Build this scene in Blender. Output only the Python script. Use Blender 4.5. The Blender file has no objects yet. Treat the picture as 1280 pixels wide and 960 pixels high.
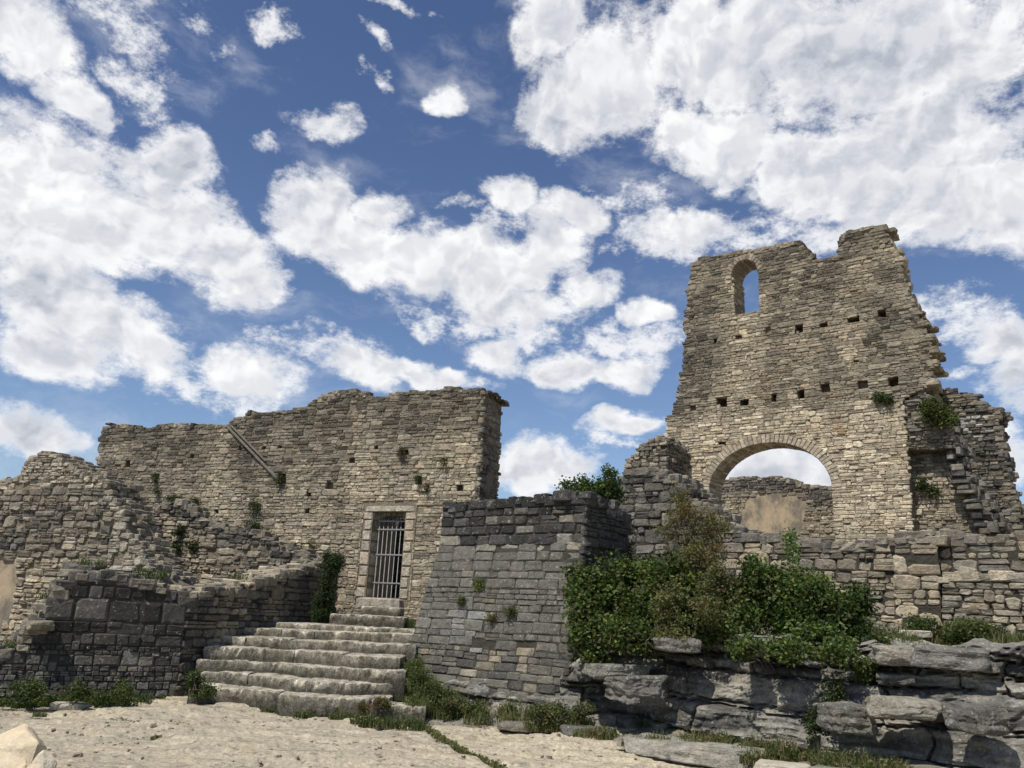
import bpy, math, random
from mathutils import Vector, Matrix, noise
from mathutils.geometry import tessellate_polygon
R = math.radians
random.seed(7)
rnd = random.random
def uni(a, b): return a + (b - a) * rnd()

# ------------------------------------------------------------------ camera
scene = bpy.context.scene
COL = scene.collection
CAM = Vector((0, 0, 1.6)); FPX = 1035.0
CROT = Matrix.Rotation(R(90 + 15.5), 3, 'X') @ Matrix.Rotation(R(2.8), 3, 'Z')
cd = bpy.data.cameras.new('camera'); cam = bpy.data.objects.new('camera', cd); COL.objects.link(cam)
cam.location = CAM; cam.rotation_euler = CROT.to_euler()
cd.sensor_width = 36; cd.lens = FPX / 1280 * 36; cd.clip_start = .05; cd.clip_end = 5000
scene.camera = cam
scene.view_settings.view_transform = 'Standard'; scene.view_settings.look = 'None'
scene.view_settings.exposure = 0.08; scene.view_settings.gamma = 1
scene.view_settings.use_curve_mapping = False

# survey helpers: the photograph's sight lines, used to survey real points in the place
def ray(px, py): return CROT @ Vector(((px - 640) / FPX, -(py - 480) / FPX, -1))
def atY(px, py, Y):
    d = ray(px, py); return CAM + d * (Y / d.y)
def atZ(px, py, z):
    d = ray(px, py); return CAM + d * ((z - CAM.z) / d.z)
def horizon_y(px):
    lo, hi = 300, 1200
    for _ in range(40):
        m = (lo + hi) / 2
        if ray(px, m).z > 0: lo = m
        else: hi = m
    return lo

# ------------------------------------------------------------------ sun and sky
SUN = Vector((-.36, -.42, .83)).normalized()
sl = bpy.data.lights.new('sun', 'SUN'); so = bpy.data.objects.new('sun', sl); COL.objects.link(so)
sl.energy = 4.6; sl.angle = R(.5); sl.color = (1, .95, .87)
so.rotation_euler = SUN.to_track_quat('Z', 'Y').to_euler()
W = bpy.data.worlds.new('World'); scene.world = W; W.use_nodes = True
W.cycles.sampling_method = 'MANUAL'; W.cycles.sample_map_resolution = 512
scene.cycles.max_bounces = 6; scene.cycles.diffuse_bounces = 3; scene.cycles.transmission_bounces = 3; scene.cycles.glossy_bounces = 2
nt = W.node_tree; nt.nodes.clear()

class NT:
    def __init__(s, tree): s.t = tree
    def new(s, ty, **kw):
        n = s.t.nodes.new(ty)
        for k, v in kw.items(): setattr(n, k, v)
        return n
    def put(s, sock, v):
        if isinstance(v, bpy.types.NodeSocket): s.t.links.new(v, sock)
        elif v is not None: sock.default_value = v
    def math(s, op, a, b=None, c=None, clamp=False):
        n = s.new('ShaderNodeMath', operation=op, use_clamp=clamp)
        s.put(n.inputs[0], a); s.put(n.inputs[1], b)
        if c is not None: s.put(n.inputs[2], c)
        return n.outputs[0]
    def vmath(s, op, a, b=None, scale=None):
        n = s.new('ShaderNodeVectorMath', operation=op)
        s.put(n.inputs[0], a)
        if b is not None: s.put(n.inputs[1], b)
        if scale is not None: s.put(n.inputs['Scale'], scale)
        return n.outputs['Value'] if op in ('LENGTH', 'DOT_PRODUCT') else n.outputs[0]
    def noise(s, vec, scale, detail=4, rough=.55, col=False, dist=0):
        n = s.new('ShaderNodeTexNoise'); s.put(n.inputs['Vector'], vec)
        n.inputs['Scale'].default_value = scale; n.inputs['Detail'].default_value = detail
        n.inputs['Roughness'].default_value = rough; n.inputs['Distortion'].default_value = dist
        return n.outputs['Color' if col else 'Fac']
    def sstep(s, v, a, b, lo=0., hi=1.):
        n = s.new('ShaderNodeMapRange', interpolation_type='SMOOTHSTEP')
        s.put(n.inputs[0], v)
        for i, x in enumerate((a, b, lo, hi)): s.put(n.inputs[i + 1], x)
        return n.outputs[0]
    def mix(s, f, a, b, bt='MIX'):
        n = s.new('ShaderNodeMix', data_type='RGBA', blend_type=bt)
        s.put(n.inputs[0], f)
        for i, v in ((6, a), (7, b)):
            s.put(n.inputs[i], (*v, 1) if isinstance(v, tuple) and len(v) == 3 else v)
        return n.outputs[2]
    def mapping(s, vec, loc=(0, 0, 0), rot=(0, 0, 0), sc=(1, 1, 1), ty='POINT'):
        n = s.new('ShaderNodeMapping', vector_type=ty); s.put(n.inputs[0], vec)
        n.inputs['Location'].default_value = loc; n.inputs['Rotation'].default_value = rot
        n.inputs['Scale'].default_value = sc
        return n.outputs[0]

# clouds, surveyed as centre, half width, half height, tilt and how solid they are
CLOUDS = [
 (60,250,210,120,8,1),(190,265,110,95,12,1),(290,335,80,62,15,1),(110,400,150,62,12,1),(220,205,55,55,0,1),(60,450,120,40,8,.8),(190,450,80,50,0,.7),
 (25,45,90,50,0,1),(165,95,100,45,35,.5),(90,105,90,40,20,.6),(345,18,60,24,0,.45),(240,15,40,22,0,.4),(285,55,38,24,10,.45),
 (405,270,88,62,0,1),(475,262,44,42,0,.8),(425,240,40,40,0,1),(480,320,130,45,10,1),(600,335,125,50,5,1),(690,310,45,62,25,1),(640,250,48,32,0,.8),(718,260,50,28,10,.9),(730,360,50,28,0,1),(800,385,42,20,0,.8),
 (645,385,120,34,5,.7),(620,440,50,36,0,.8),(530,468,110,20,5,.6),(440,462,72,30,8,.85),(745,460,95,30,0,.8),(520,415,34,14,20,.5),(305,470,95,42,0,.6),(310,500,60,26,0,.5),
 (690,35,50,60,20,1),(695,140,58,62,0,1),(765,95,95,75,0,1),(900,55,190,95,0,1),(1100,60,240,120,0,1),(1150,205,190,115,10,1),(1250,262,110,72,0,1),(895,170,95,58,8,1),(1010,210,90,66,20,.9),
 (855,285,110,36,0,.62),(930,300,90,28,0,.5),(1010,300,90,36,0,.5),(830,240,30,60,20,.4),
 (40,537,80,32,8,1),(680,583,95,40,-8,.8),(775,528,60,22,0,.7),(770,555,60,18,0,.5),(1245,430,60,50,0,.75),(1265,480,60,55,0,.9),(965,590,130,46,0,1.1),(1190,470,40,20,0,.4),(1240,560,60,60,0,.7),
 (558,115,30,26,0,.8),(415,150,62,32,0,.6),(330,178,34,22,0,.42),(470,90,40,22,10,.25),(470,42,30,14,10,.45),(505,5,70,12,0,.45),(560,260,50,14,-20,.4),(620,405,170,46,5,.58),(390,440,130,34,0,.55),(230,470,170,50,0,.58),(880,290,170,46,0,.58),(640,285,130,34,0,.5),(1200,400,90,60,0,.55),(760,420,120,40,0,.5),(150,30,140,60,20,.55),(780,250,90,40,0,.5),(-120,300,200,200,0,1),(1420,150,180,160,0,1),(1100,-160,420,150,0,1),(60,-120,260,100,0,.8)]
g = NT(nt)
gen = g.new('ShaderNodeTexCoord').outputs['Generated']
sep = g.new('ShaderNodeSeparateXYZ'); nt.links.new(gen, sep.inputs[0])
az = g.math('ARCTAN2', sep.outputs[0], sep.outputs[1]); el = g.math('ARCSINE', sep.outputs[2])
cmb = g.new('ShaderNodeCombineXYZ'); nt.links.new(az, cmb.inputs[0]); nt.links.new(el, cmb.inputs[1])
uv0 = cmb.outputs[0]
def warp(vec, scale, amt, detail=3):
    c = g.vmath('SUBTRACT', g.noise(vec, scale, detail, .6, True), (.5, .5, .5))
    return g.vmath('ADD', vec, g.vmath('SCALE', c, scale=amt))
uvw = warp(warp(uv0, 5, .07, 2), 16, .035, 3)
acc = None; accw = None
for cx, cy, rx, ry, rot, st in CLOUDS:
    d = ray(cx, cy).normalized(); A, E = math.atan2(d.x, d.y), math.asin(d.z)
    d1, d2 = ray(cx + rx, cy).normalized(), ray(cx - rx, cy).normalized()
    d3, d4 = ray(cx, cy + ry).normalized(), ray(cx, cy - ry).normalized()
    rA = abs(math.atan2(d1.x, d1.y) - math.atan2(d2.x, d2.y)) / 2; rE = abs(math.asin(d3.z) - math.asin(d4.z)) / 2
    mp = g.mapping(uvw, (A, E, 0), (0, 0, -R(rot)), (rA * .95, rE * .95, 1), 'TEXTURE')
    L = g.vmath('LENGTH', mp)
    f = g.math('MULTIPLY_ADD', g.math('POWER', L, 1.7), -1.0, 0.3 + .75 * st)      # solid clouds reach 1 in the middle
    if st >= .6: acc = f if acc is None else g.math('MAXIMUM', acc, f)
    else: accw = f if accw is None else g.math('MAXIMUM', accw, f)
def voro(vec, scale):
    n = g.new('ShaderNodeTexVoronoi', feature='F1'); g.put(n.inputs['Vector'], vec)
    n.inputs['Scale'].default_value = scale; n.inputs['Detail'].default_value = 2.5; n.inputs['Roughness'].default_value = .55
    n.normalize = True
    return n.outputs['Distance']
n1 = g.noise(g.mapping(uvw, sc=(1, 1.2, 1)), 8, 7, .62)
n2 = g.noise(g.mapping(uv0, rot=(0, 0, .3), sc=(1, 1.6, 1)), 26, 5, .72)
vA = voro(g.mapping(uvw, sc=(1, 1.25, 1)), 17)
vB = voro(g.mapping(uvw, (-.010, .016, 0), sc=(1, 1.25, 1)), 17)
base_n = g.math('ADD', g.math('MULTIPLY', g.math('SUBTRACT', n1, .5), 2.3), g.math('MULTIPLY', g.math('SUBTRACT', n2, .5), 1.7))
fld = g.math('ADD', g.math('ADD', acc, base_n), g.math('MULTIPLY', g.math('SUBTRACT', .42, vA), .9))
dens = g.math('MULTIPLY', g.sstep(fld, -.08, .75), g.sstep(acc, -.6, .1))
fw = g.math('ADD', accw, g.math('ADD', g.math('MULTIPLY', g.math('SUBTRACT', n1, .5), 3.0), g.math('MULTIPLY', g.math('SUBTRACT', n2, .5), 3.2)))
dw = g.math('MULTIPLY', g.math('MULTIPLY', g.sstep(fw, -.05, 1.0), .85), g.sstep(accw, -1.0, .1))
dens = g.math('MAXIMUM', dens, dw)
veil = g.math('MULTIPLY', g.sstep(g.noise(g.mapping(uvw, sc=(1, 2.2, 1)), 5, 8, .62), .50, .78), .35)
dens = g.math('ADD', dens, g.math('MULTIPLY', veil, g.math('SUBTRACT', 1.0, dens)), clamp=True)
# each puff is lit from the sun's side, thick middles are greyer
lit = g.sstep(g.math('SUBTRACT', vB, vA), -.10, .10)
n1b = g.noise(g.mapping(uvw, (0, .045, 0), sc=(1, 1.2, 1)), 8, 4, .6)
under = g.sstep(g.math('SUBTRACT', n1b, n1), -.02, .16)
low = g.noise(g.mapping(uvw, sc=(1, 1.6, 1)), 3.2, 5, .55)
thick = g.math('MULTIPLY', g.sstep(fld, .35, 1.25), g.sstep(low, .38, .62))
grey = g.math('ADD', g.math('MULTIPLY', g.math('SUBTRACT', 1.0, lit), .38), g.math('MULTIPLY', thick, .5), clamp=True)
grey = g.math('ADD', grey, g.math('MULTIPLY', under, .35), clamp=True)
grey = g.math('MULTIPLY', grey, g.sstep(fld, .05, .75))
cc = g.mix(grey, (9.5, 9.5, 9.55), (4.3, 4.65, 5.4))
sky = g.new('ShaderNodeTexSky', sky_type='NISHITA', sun_disc=False)
sky.sun_elevation = math.asin(SUN.z); sky.sun_rotation = math.atan2(SUN.x, SUN.y)
sky.altitude = 300; sky.air_density = 1.0; sky.dust_density = .4; sky.ozone_density = 2.0
skc = g.mix(1.0, sky.outputs[0], g.mix(g.sstep(el, .08, .75), (.98, 1.0, 1.08), (.78, .82, .98)), 'MULTIPLY')
fin = g.mix(dens, skc, cc)
bg = g.new('ShaderNodeBackground'); bg.inputs[1].default_value = .1; nt.links.new(fin, bg.inputs[0])
wo = g.new('ShaderNodeOutputWorld'); nt.links.new(bg.outputs[0], wo.inputs[0])

# ------------------------------------------------------------------ object helpers
def tag(o, label=None, cat=None, group=None, kind=None):
    if label: o['label'] = label
    if cat: o['category'] = cat
    if group: o['group'] = group
    if kind: o['kind'] = kind
    return o
def empty(name, loc, label, cat, group=None):
    o = bpy.data.objects.new(name, None); COL.objects.link(o); o.location = loc
    o.empty_display_size = .2
    return tag(o, label, cat, group)
def jc(c, a, b):
    k = uni(a, b); w = uni(-.025, .025)
    return (c[0] * k * (1 + w), c[1] * k, c[2] * k * (1 - w))
def clamp(x, a=0., b=1.): return max(a, min(b, x))
def lerp3(a, b, t): return tuple(a[i] + (b[i] - a[i]) * t for i in range(3))
def nz(x, y, z=0., o=3): 
    v = 0; a = 1; s = 0
    for i in range(o):
        v += a * noise.noise(Vector((x, y, z))); s += a; a *= .5; x *= 2.03; y *= 2.03; z *= 2.03
    return v / s
class MB:
    """collects verts and faces with a colour per vertex; build() links ONE mesh object"""
    def __init__(s): s.v = []; s.f = []; s.c = []; s.m = []; s.sm = []
    def add(s, vs, fs, col, mi=0, smooth=False):
        b = len(s.v); s.v.extend([tuple(p) for p in vs])
        if isinstance(col, list): s.c.extend(col)
        else: s.c.extend([col] * len(vs))
        for f in fs:
            s.f.append(tuple(i + b for i in f)); s.m.append(mi); s.sm.append(smooth)
    def build(s, name, mats, parent=None, loc=None):
        me = bpy.data.meshes.new(name)
        o = bpy.data.objects.new(name, me); COL.objects.link(o)
        if parent is not None:
            o.parent = parent; off = parent.matrix_basis.translation if parent.parent is None else Vector()
            if parent.parent is not None:
                off = parent.parent.location + parent.location
        else:
            off = Vector(loc) if loc is not None else Vector(s.v[0]) if s.v else Vector()
            if loc is None:
                n = len(s.v); off = Vector((sum(p[0] for p in s.v) / n, sum(p[1] for p in s.v) / n, min(p[2] for p in s.v)))
            o.location = off
        vv = [(p[0] - off[0], p[1] - off[1], p[2] - off[2]) for p in s.v]
        me.from_pydata(vv, [], s.f)
        if not isinstance(mats, (list, tuple)): mats = [mats]
        for m in mats: me.materials.append(m)
        me.polygons.foreach_set('material_index', s.m)
        me.polygons.foreach_set('use_smooth', s.sm)
        at = me.color_attributes.new('Col', 'FLOAT_COLOR', 'POINT')
        flat = []
        for c in s.c: flat.extend((c[0], c[1], c[2], 1.))
        at.data.foreach_set('color', flat)
        me.update()
        return o

# ------------------------------------------------------------------ materials
def new_mat(name):
    m = bpy.data.materials.new(name); m.use_nodes = True; m.node_tree.nodes.clear()
    return m, NT(m.node_tree)
def stone_mat(name, lich=.3, fine=1., bump=.7, dark=.35, moss=0., bscale=1.):
    m, g = new_mat(name)
    P = g.new('ShaderNodeNewGeometry').outputs['Position']
    col = g.new('ShaderNodeAttribute', attribute_name='Col').outputs['Color']
    a = g.noise(P, 9, 6, .65); b = g.noise(P, 45, 4, .6); c = g.noise(P, 2.3, 5, .6)
    f = g.math('MULTIPLY_ADD', g.math('SUBTRACT', a, .5), 1.5 * fine, 1.0)
    f = g.math('MULTIPLY', f, g.math('MULTIPLY_ADD', g.math('SUBTRACT', b, .5), 1.2 * fine, 1.0))
    cv = g.vmath('SCALE', col, scale=f)
    # dark crusts
    cr = g.math('MULTIPLY', g.sstep(g.noise(P, 5.5, 8, .68), .52, .68), dark)
    cv = g.mix(cr, cv, (.06, .056, .05))
    # warm ochre tint in patches
    cv = g.mix(g.math('MULTIPLY', g.sstep(c, .5, .72), .35), cv, g.mix(1., cv, (1.12, .95, .74), 'MULTIPLY'))
    if moss:
        pb_ = g.math('MULTIPLY', g.sstep(g.noise(P, 4.2, 9, .72), .55, .68), lich * .8)
        cv = g.mix(pb_, cv, (.36, .355, .33))
    # pale lichen spots
    ls = g.math('MULTIPLY', g.sstep(g.noise(P, 17, 5, .6), .60, .68), lich)
    cv = g.mix(ls, cv, (.40, .40, .37))
    if moss:
        ms = g.math('MULTIPLY', g.sstep(g.noise(P, 3.1, 7, .7), .50, .66), moss)
        cv = g.mix(ms, cv, (.055, .062, .025))
    bs = g.new('ShaderNodeBsdfPrincipled'); g.put(bs.inputs['Base Color'], cv)
    bs.inputs['Roughness'].default_value = .95; bs.inputs['Specular IOR Level'].default_value = .15
    h = g.math('ADD', g.math('MULTIPLY', g.noise(P, 16 * bscale, 8, .68), 1.), g.math('MULTIPLY', b, .25))
    bp = g.new('ShaderNodeBump'); bp.inputs['Strength'].default_value = bump; bp.inputs['Distance'].default_value = .05
    g.put(bp.inputs['Height'], h); g.put(bs.inputs['Normal'], bp.outputs[0])
    o = g.new('ShaderNodeOutputMaterial'); g.put(o.inputs[0], bs.outputs[0])
    return m
M_STONE = stone_mat('weathered_limestone', .22, 1.35, .9, .42)
M_DARK = stone_mat('grey_limestone', .55, 1., .8, .35)
M_ROCK = stone_mat('bedrock_limestone', .75, 1.1, .9, .55, .25, .7)
M_STEP = stone_mat('worn_step_stone', .28, 2.2, .8, .5, .45, 3.)
M_PALE = stone_mat('fresh_limestone', .0, .5, .5, .06)
def mortar_mat(name='lime_mortar', c1=(.13, .11, .082), c2=(.32, .27, .195)):
    m, g = new_mat(name)
    P = g.new('ShaderNodeNewGeometry').outputs['Position']
    cv = g.mix(g.noise(P, 6, 8, .65), c1, c2)
    bs = g.new('ShaderNodeBsdfPrincipled'); g.put(bs.inputs['Base Color'], cv); bs.inputs['Roughness'].default_value = 1
    bs.inputs['Specular IOR Level'].default_value = .1
    bp = g.new('ShaderNodeBump'); bp.inputs['Strength'].default_value = 1; bp.inputs['Distance'].default_value = .08
    g.put(bp.inputs['Height'], g.noise(P, 9, 8, .7)); g.put(bs.inputs['Normal'], bp.outputs[0])
    o = g.new('ShaderNodeOutputMaterial'); g.put(o.inputs[0], bs.outputs[0])
    return m
M_MORTAR = mortar_mat(); M_MORTAR_D = mortar_mat('blackened_mortar', (.035, .032, .027), (.10, .09, .072))
def simple_mat(name, c1, c2, scale=8, rough=.9, bump=.3, metal=0., stretch=(1, 1, 1), lo=.3, hi=.7):
    m, g = new_mat(name)
    P = g.mapping(g.new('ShaderNodeNewGeometry').outputs['Position'], sc=stretch)
    f = g.sstep(g.noise(P, scale, 7, .65), lo, hi)
    bs = g.new('ShaderNodeBsdfPrincipled'); g.put(bs.inputs['Base Color'], g.mix(f, c1, c2))
    bs.inputs['Roughness'].default_value = rough; bs.inputs['Metallic'].default_value = metal
    bs.inputs['Specular IOR Level'].default_value = .2
    bp = g.new('ShaderNodeBump'); bp.inputs['Strength'].default_value = bump; bp.inputs['Distance'].default_value = .03
    g.put(bp.inputs['Height'], g.noise(P, scale * 3, 6, .65)); g.put(bs.inputs['Normal'], bp.outputs[0])
    o = g.new('ShaderNodeOutputMaterial'); g.put(o.inputs[0], bs.outputs[0])
    return m
M_PLASTER = simple_mat('ochre_plaster', (.15, .135, .11), (.38, .30, .20), 2.2, .95, 1., 0, (1, 1, .6), .36, .62)
M_IRON = simple_mat('galvanised_iron', (.20, .20, .20), (.32, .32, .32), 20, .55, .1, .3)
M_WOOD = simple_mat('weathered_timber', (.10, .09, .075), (.25, .225, .18), 10, .9, .6, 0, (1, 1, 4))
M_BARK = simple_mat('bark', (.07, .055, .04), (.16, .13, .10), 30, .95, .4)
M_SOIL = simple_mat('dry_soil', (.09, .075, .045), (.20, .165, .115), 5, 1, .8)
def leaf_mat(name, tr=.35):
    m, g = new_mat(name)
    col = g.new('ShaderNodeAttribute', attribute_name='Col').outputs['Color']
    bs = g.new('ShaderNodeBsdfPrincipled'); g.put(bs.inputs['Base Color'], col)
    bs.inputs['Roughness'].default_value = .6; bs.inputs['Specular IOR Level'].default_value = .3
    t = g.new('ShaderNodeBsdfTranslucent'); g.put(t.inputs[0], g.mix(1., col, (1.5, 1.6, .7), 'MULTIPLY'))
    mx = g.new('ShaderNodeMixShader'); mx.inputs[0].default_value = tr
    g.put(mx.inputs[1], bs.outputs[0]); g.put(mx.inputs[2], t.outputs[0])
    o = g.new('ShaderNodeOutputMaterial'); g.put(o.inputs[0], mx.outputs[0])
    return m
M_LEAF = leaf_mat('leaf'); M_GRASS = leaf_mat('grass_blade', .3)

# ------------------------------------------------------------------ wall planes
Z = Vector((0, 0, 1))
class Plane:
    def __init__(s, O, u, v=Z):
        s.O = Vector(O); s.u = Vector((u[0], u[1], 0)).normalized(); s.v = Vector(v).normalized()
        s.n = s.u.cross(s.v).normalized()
    def st(s, px, py):
        d = ray(px, py); k = (s.O - CAM).dot(s.n) / d.dot(s.n)
        q = CAM + d * k - s.O
        return (q.dot(s.u), q.dot(s.v))
    def P(s, a, b, off=0.): return s.O + s.u * a + s.v * b + s.n * off
    def poly(s, pts): return [s.st(*p) for p in pts]
    def moved(s, off): return Plane(s.O + s.n * off, s.u, s.v)
def mkplane(px, Y, u):
    p = atY(px, horizon_y(px), Y); return Plane((p.x, p.y, 0), u)

def scan(polys, t):
    xs = []
    for poly in polys:
        n = len(poly)
        for i in range(n):
            (x0, y0), (x1, y1) = poly[i], poly[(i + 1) % n]
            if (y0 <= t) != (y1 <= t): xs.append(x0 + (t - y0) * (x1 - x0) / (y1 - y0))
    xs.sort()
    return [(xs[i], xs[i + 1]) for i in range(0, len(xs) - 1, 2)]
def inpoly(poly, x, y):
    c = False; n = len(poly)
    for i in range(n):
        (x0, y0), (x1, y1) = poly[i], poly[(i + 1) % n]
        if (y0 <= y) != (y1 <= y) and x < x0 + (y - y0) * (x1 - x0) / (y1 - y0): c = not c
    return c

def face_stone(mb, pl, a0, a1, b0, b1, col, off=0., bulge=.025, dip=.05, kr=(.10, .42)):
    """one squared rubble stone on a wall face: chipped corners, uneven front, edges rounded back into the joint"""
    w, h = a1 - a0, b1 - b0
    ch = min(w, h)
    def pts(ins, jit):
        x0, x1, y0, y1 = a0 + ins, a1 - ins, b0 + ins, b1 - ins
        W_, H_ = x1 - x0, y1 - y0
        cs = []
        for (cx, cy, sx, sy) in ((x0, y0, 1, 1), (x1, y0, -1, 1), (x1, y1, -1, -1), (x0, y1, 1, -1)):
            kx = ch * kk[len(cs) // 2]; ky = ch * kk[len(cs) // 2] * .7
            p, q = (cx + sx * kx, cy), (cx, cy + sy * ky)
            if len(cs) // 2 in (0, 2): cs += [q, p]
            else: cs += [p, q]
        return [(x + uni(-jit, jit), y + uni(-jit, jit)) for x, y in cs]
    kk = [uni(*kr) for _ in range(4)]
    j = ch * .25 * kr[1]
    o1 = pts(0, j)
    o2 = [(x + ((a0 + a1) / 2 - x) * uni(.10, .26), y + ((b0 + b1) / 2 - y) * uni(.14, .34)) for x, y in o1]
    tx, ty = uni(-1, 1) * bulge * 1.2 / max(w, .05), uni(-1, 1) * bulge * 1.4 / max(h, .05)
    def D(x, y, base): return off + base + (x - (a0 + a1) / 2) * tx * .5 + (y - (b0 + b1) / 2) * ty * .5
    vs = [pl.P(x, y, -dip) for x, y in o1]
    vs += [pl.P(x, y, D(x, y, 0) - bulge * .3 + uni(-.3, .3) * bulge) for x, y in o1]
    vs += [pl.P(x, y, D(x, y, bulge) + uni(-.35, .35) * bulge) for x, y in o2]
    mx, my = (a0 + a1) / 2 + uni(-.1, .1) * w, (b0 + b1) / 2
    vs.append(pl.P(mx, my, D(mx, my, bulge) + uni(-.2, .5) * bulge))
    fs = []
    for i in range(8):
        k = (i + 1) % 8
        fs += [(i, k, 8 + k, 8 + i), (8 + i, 8 + k, 16 + k, 16 + i), (16 + i, 16 + k, 24)]
    cj = [jc(col, .9, 1.1) for _ in range(1)]
    mb.add(vs, fs, cj[0])

def box_stone(mb, C, ax, ay, az_, dims, col, rough=.12, mi=0):
    """a loose chipped block: chamfered, uneven box"""
    vs = []; idx = {}
    for sx in (-1, 1):
        for sy in (-1, 1):
            for sz in (-1, 1):
                jx, jy, jz = (uni(-rough, rough) for _ in range(3))
                base = (sx + jx, sy + jy, sz + jz)
                for k in range(3):
                    c = list(base); 
                    for q in range(3):
                        if q != k: c[q] *= .78
                    # k axis stays at the full extent
                    idx[(sx, sy, sz, k)] = len(vs)
                    vs.append(Vector(C) + ax * (c[0] * dims[0] / 2) + ay * (c[1] * dims[1] / 2) + az_ * (c[2] * dims[2] / 2))
    fs = []
    S = (-1, 1)
    for k in range(3):
        for s in S:
            o = [q for q in range(3) if q != k]
            def key(a, b):
                t = [0, 0, 0]; t[k] = s; t[o[0]] = a; t[o[1]] = b; return idx[(t[0], t[1], t[2], k)]
            fs.append((key(-1, -1), key(1, -1), key(1, 1), key(-1, 1)))
    for e in range(3):
        o = [q for q in range(3) if q != e]
        for a in S:
            for b in S:
                def key(ev, k):
                    t = [0, 0, 0]; t[e] = ev; t[o[0]] = a; t[o[1]] = b; return idx[(t[0], t[1], t[2], k)]
                fs.append((key(-1, o[0]), key(1, o[0]), key(1, o[1]), key(-1, o[1])))
    for a in S:
        for b in S:
            for c in S: fs.append((idx[(a, b, c, 0)], idx[(a, b, c, 1)], idx[(a, b, c, 2)]))
    mb.add(vs, fs, col, mi)

def resample2(poly, step, jit):
    out = []
    cx = sum(p[0] for p in poly) / len(poly); cy = sum(p[1] for p in poly) / len(poly)
    for (x0, y0), (x1, y1) in zip(poly, poly[1:] + poly[:1]):
        k = max(1, int(math.hypot(x1 - x0, y1 - y0) / step))
        for i in range(k):
            x, y = x0 + (x1 - x0) * i / k, y0 + (y1 - y0) * i / k
            L = math.hypot(x - cx, y - cy) or 1; o = jit * (.6 + 1.2 * nz(x * 3, y * 3, 7))
            out.append((x + (x - cx) / L * o, y + (y - cy) / L * o))
    return out
def masonry(mb, pl, poly, holes=(), ch=.125, ln=(1.3, 3.0), colfn=None, bulge=.022, joff=.02, ragged=.05, skip=None, wave=.02, kr=(.10, .42), mixp=1.):
    seed = uni(0, 100)
    t = min(p[1] for p in poly); tmax = max(p[1] for p in poly)
    cf = ch if callable(ch) else (lambda t: ch)
    blocked = []
    while t < tmax:
        h = cf(t) * random.choice((uni(.6, .9), uni(.8, 1.2), uni(.9, 1.3), uni(1.1, 1.65)))
        nb = []
        outer = [x for q_ in scan([poly], t + h * .35) for x in q_]
        for (x0, x1) in scan([poly] + list(holes), t + h * .35):
            if x1 - x0 < .04: continue
            ends = []
            x = x0 - uni(0, ragged if any(abs(x0 - o_) < 1e-6 for o_ in outer) else .012)
            xe = x1 + uni(0, ragged if any(abs(x1 - o_) < 1e-6 for o_ in outer) else .012)
            while x < xe - .03:
                w = h * uni(*ln)
                if rnd() < .12: w *= 1.5
                if x + w > xe - h * .8: w = xe - x
                xa, xb = x, min(x + w, xe)
                # already filled by a taller stone of the course below?
                hit = [q for q in blocked if q[0] < xb - .01 and q[1] > xa + .01]
                if hit:
                    q = min(hit)
                    if q[0] <= xa + .05: x = q[1]; continue
                    xb = q[0]
                x = xb
                if xb - xa < .03: continue
                gap = h * .035
                mid = (xa + xb) / 2
                wv = wave * (nz(mid * .8, t * .8 + seed, 0, 2) * 2)
                hh = h
                if skip and skip(mid, t + h / 2): continue
                if rnd() < .07 * mixp and xb - xa > h * .9: hh = h * 1.75; nb.append((xa, xb))
                c = colfn(mid, t + h / 2) if colfn else (.3, .27, .2)
                of = uni(-1, 1) * joff
                if rnd() < .03: of -= joff * 2
                if hh == h and rnd() < .24 * mixp and xb - xa > h * 1.2:
                    m = h * uni(.4, .6)
                    face_stone(mb, pl, xa + gap, xb - gap, t + wv + gap * .6, t + m + wv - gap * .4, c, of, bulge * .8)
                    face_stone(mb, pl, xa + gap, xb - gap, t + m + wv + gap * .4, t + h + wv - gap * .6, jc(c, .85, 1.15), of * .5, bulge * .8)
                else:
                    face_stone(mb, pl, xa + gap, xb - gap, t + wv + gap * .6, t + hh + wv - gap * .6, c, of, bulge, kr=kr)
        blocked = nb
        t += h

def core(mb, pl, poly, holes=(), thick=.8, front=-.008, mi=1, pocket=None):
    """the rubble heart of the wall behind its facing stones, with openings cut through and beam sockets sunk in"""
    pocket = pocket or []
    loops = [list(poly)] + [list(h) for h in holes] + [list(h) for h, _ in pocket]
    tess = tessellate_polygon([[Vector((a, b, 0)) for a, b in L] for L in loops])
    flat = [p for L in loops for p in L]
    mb.add([pl.P(a, b, front) for a, b in flat], tess, (.2, .17, .13), mi)
    loops2 = loops[:1 + len(holes)]
    tess = tessellate_polygon([[Vector((a, b, 0)) for a, b in L] for L in loops2])
    flat = [p for L in loops2 for p in L]
    mb.add([pl.P(a, b, -thick) for a, b in flat], tess, (.2, .17, .13), mi)
    for i, L in enumerate(loops):
        dp = -thick if i < len(loops2) else -.03 - pocket[i - len(loops2)][1]
        n = len(L)
        vs = [pl.P(a, b, front) for a, b in L] + [pl.P(a, b, dp) for a, b in L]
        fs = [(k, (k + 1) % n, n + (k + 1) % n, n + k) for k in range(n)]
        if i >= len(loops2): fs.append(tuple(range(n, 2 * n)))
        mb.add(vs, fs, (.16, .13, .10), mi)

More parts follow.
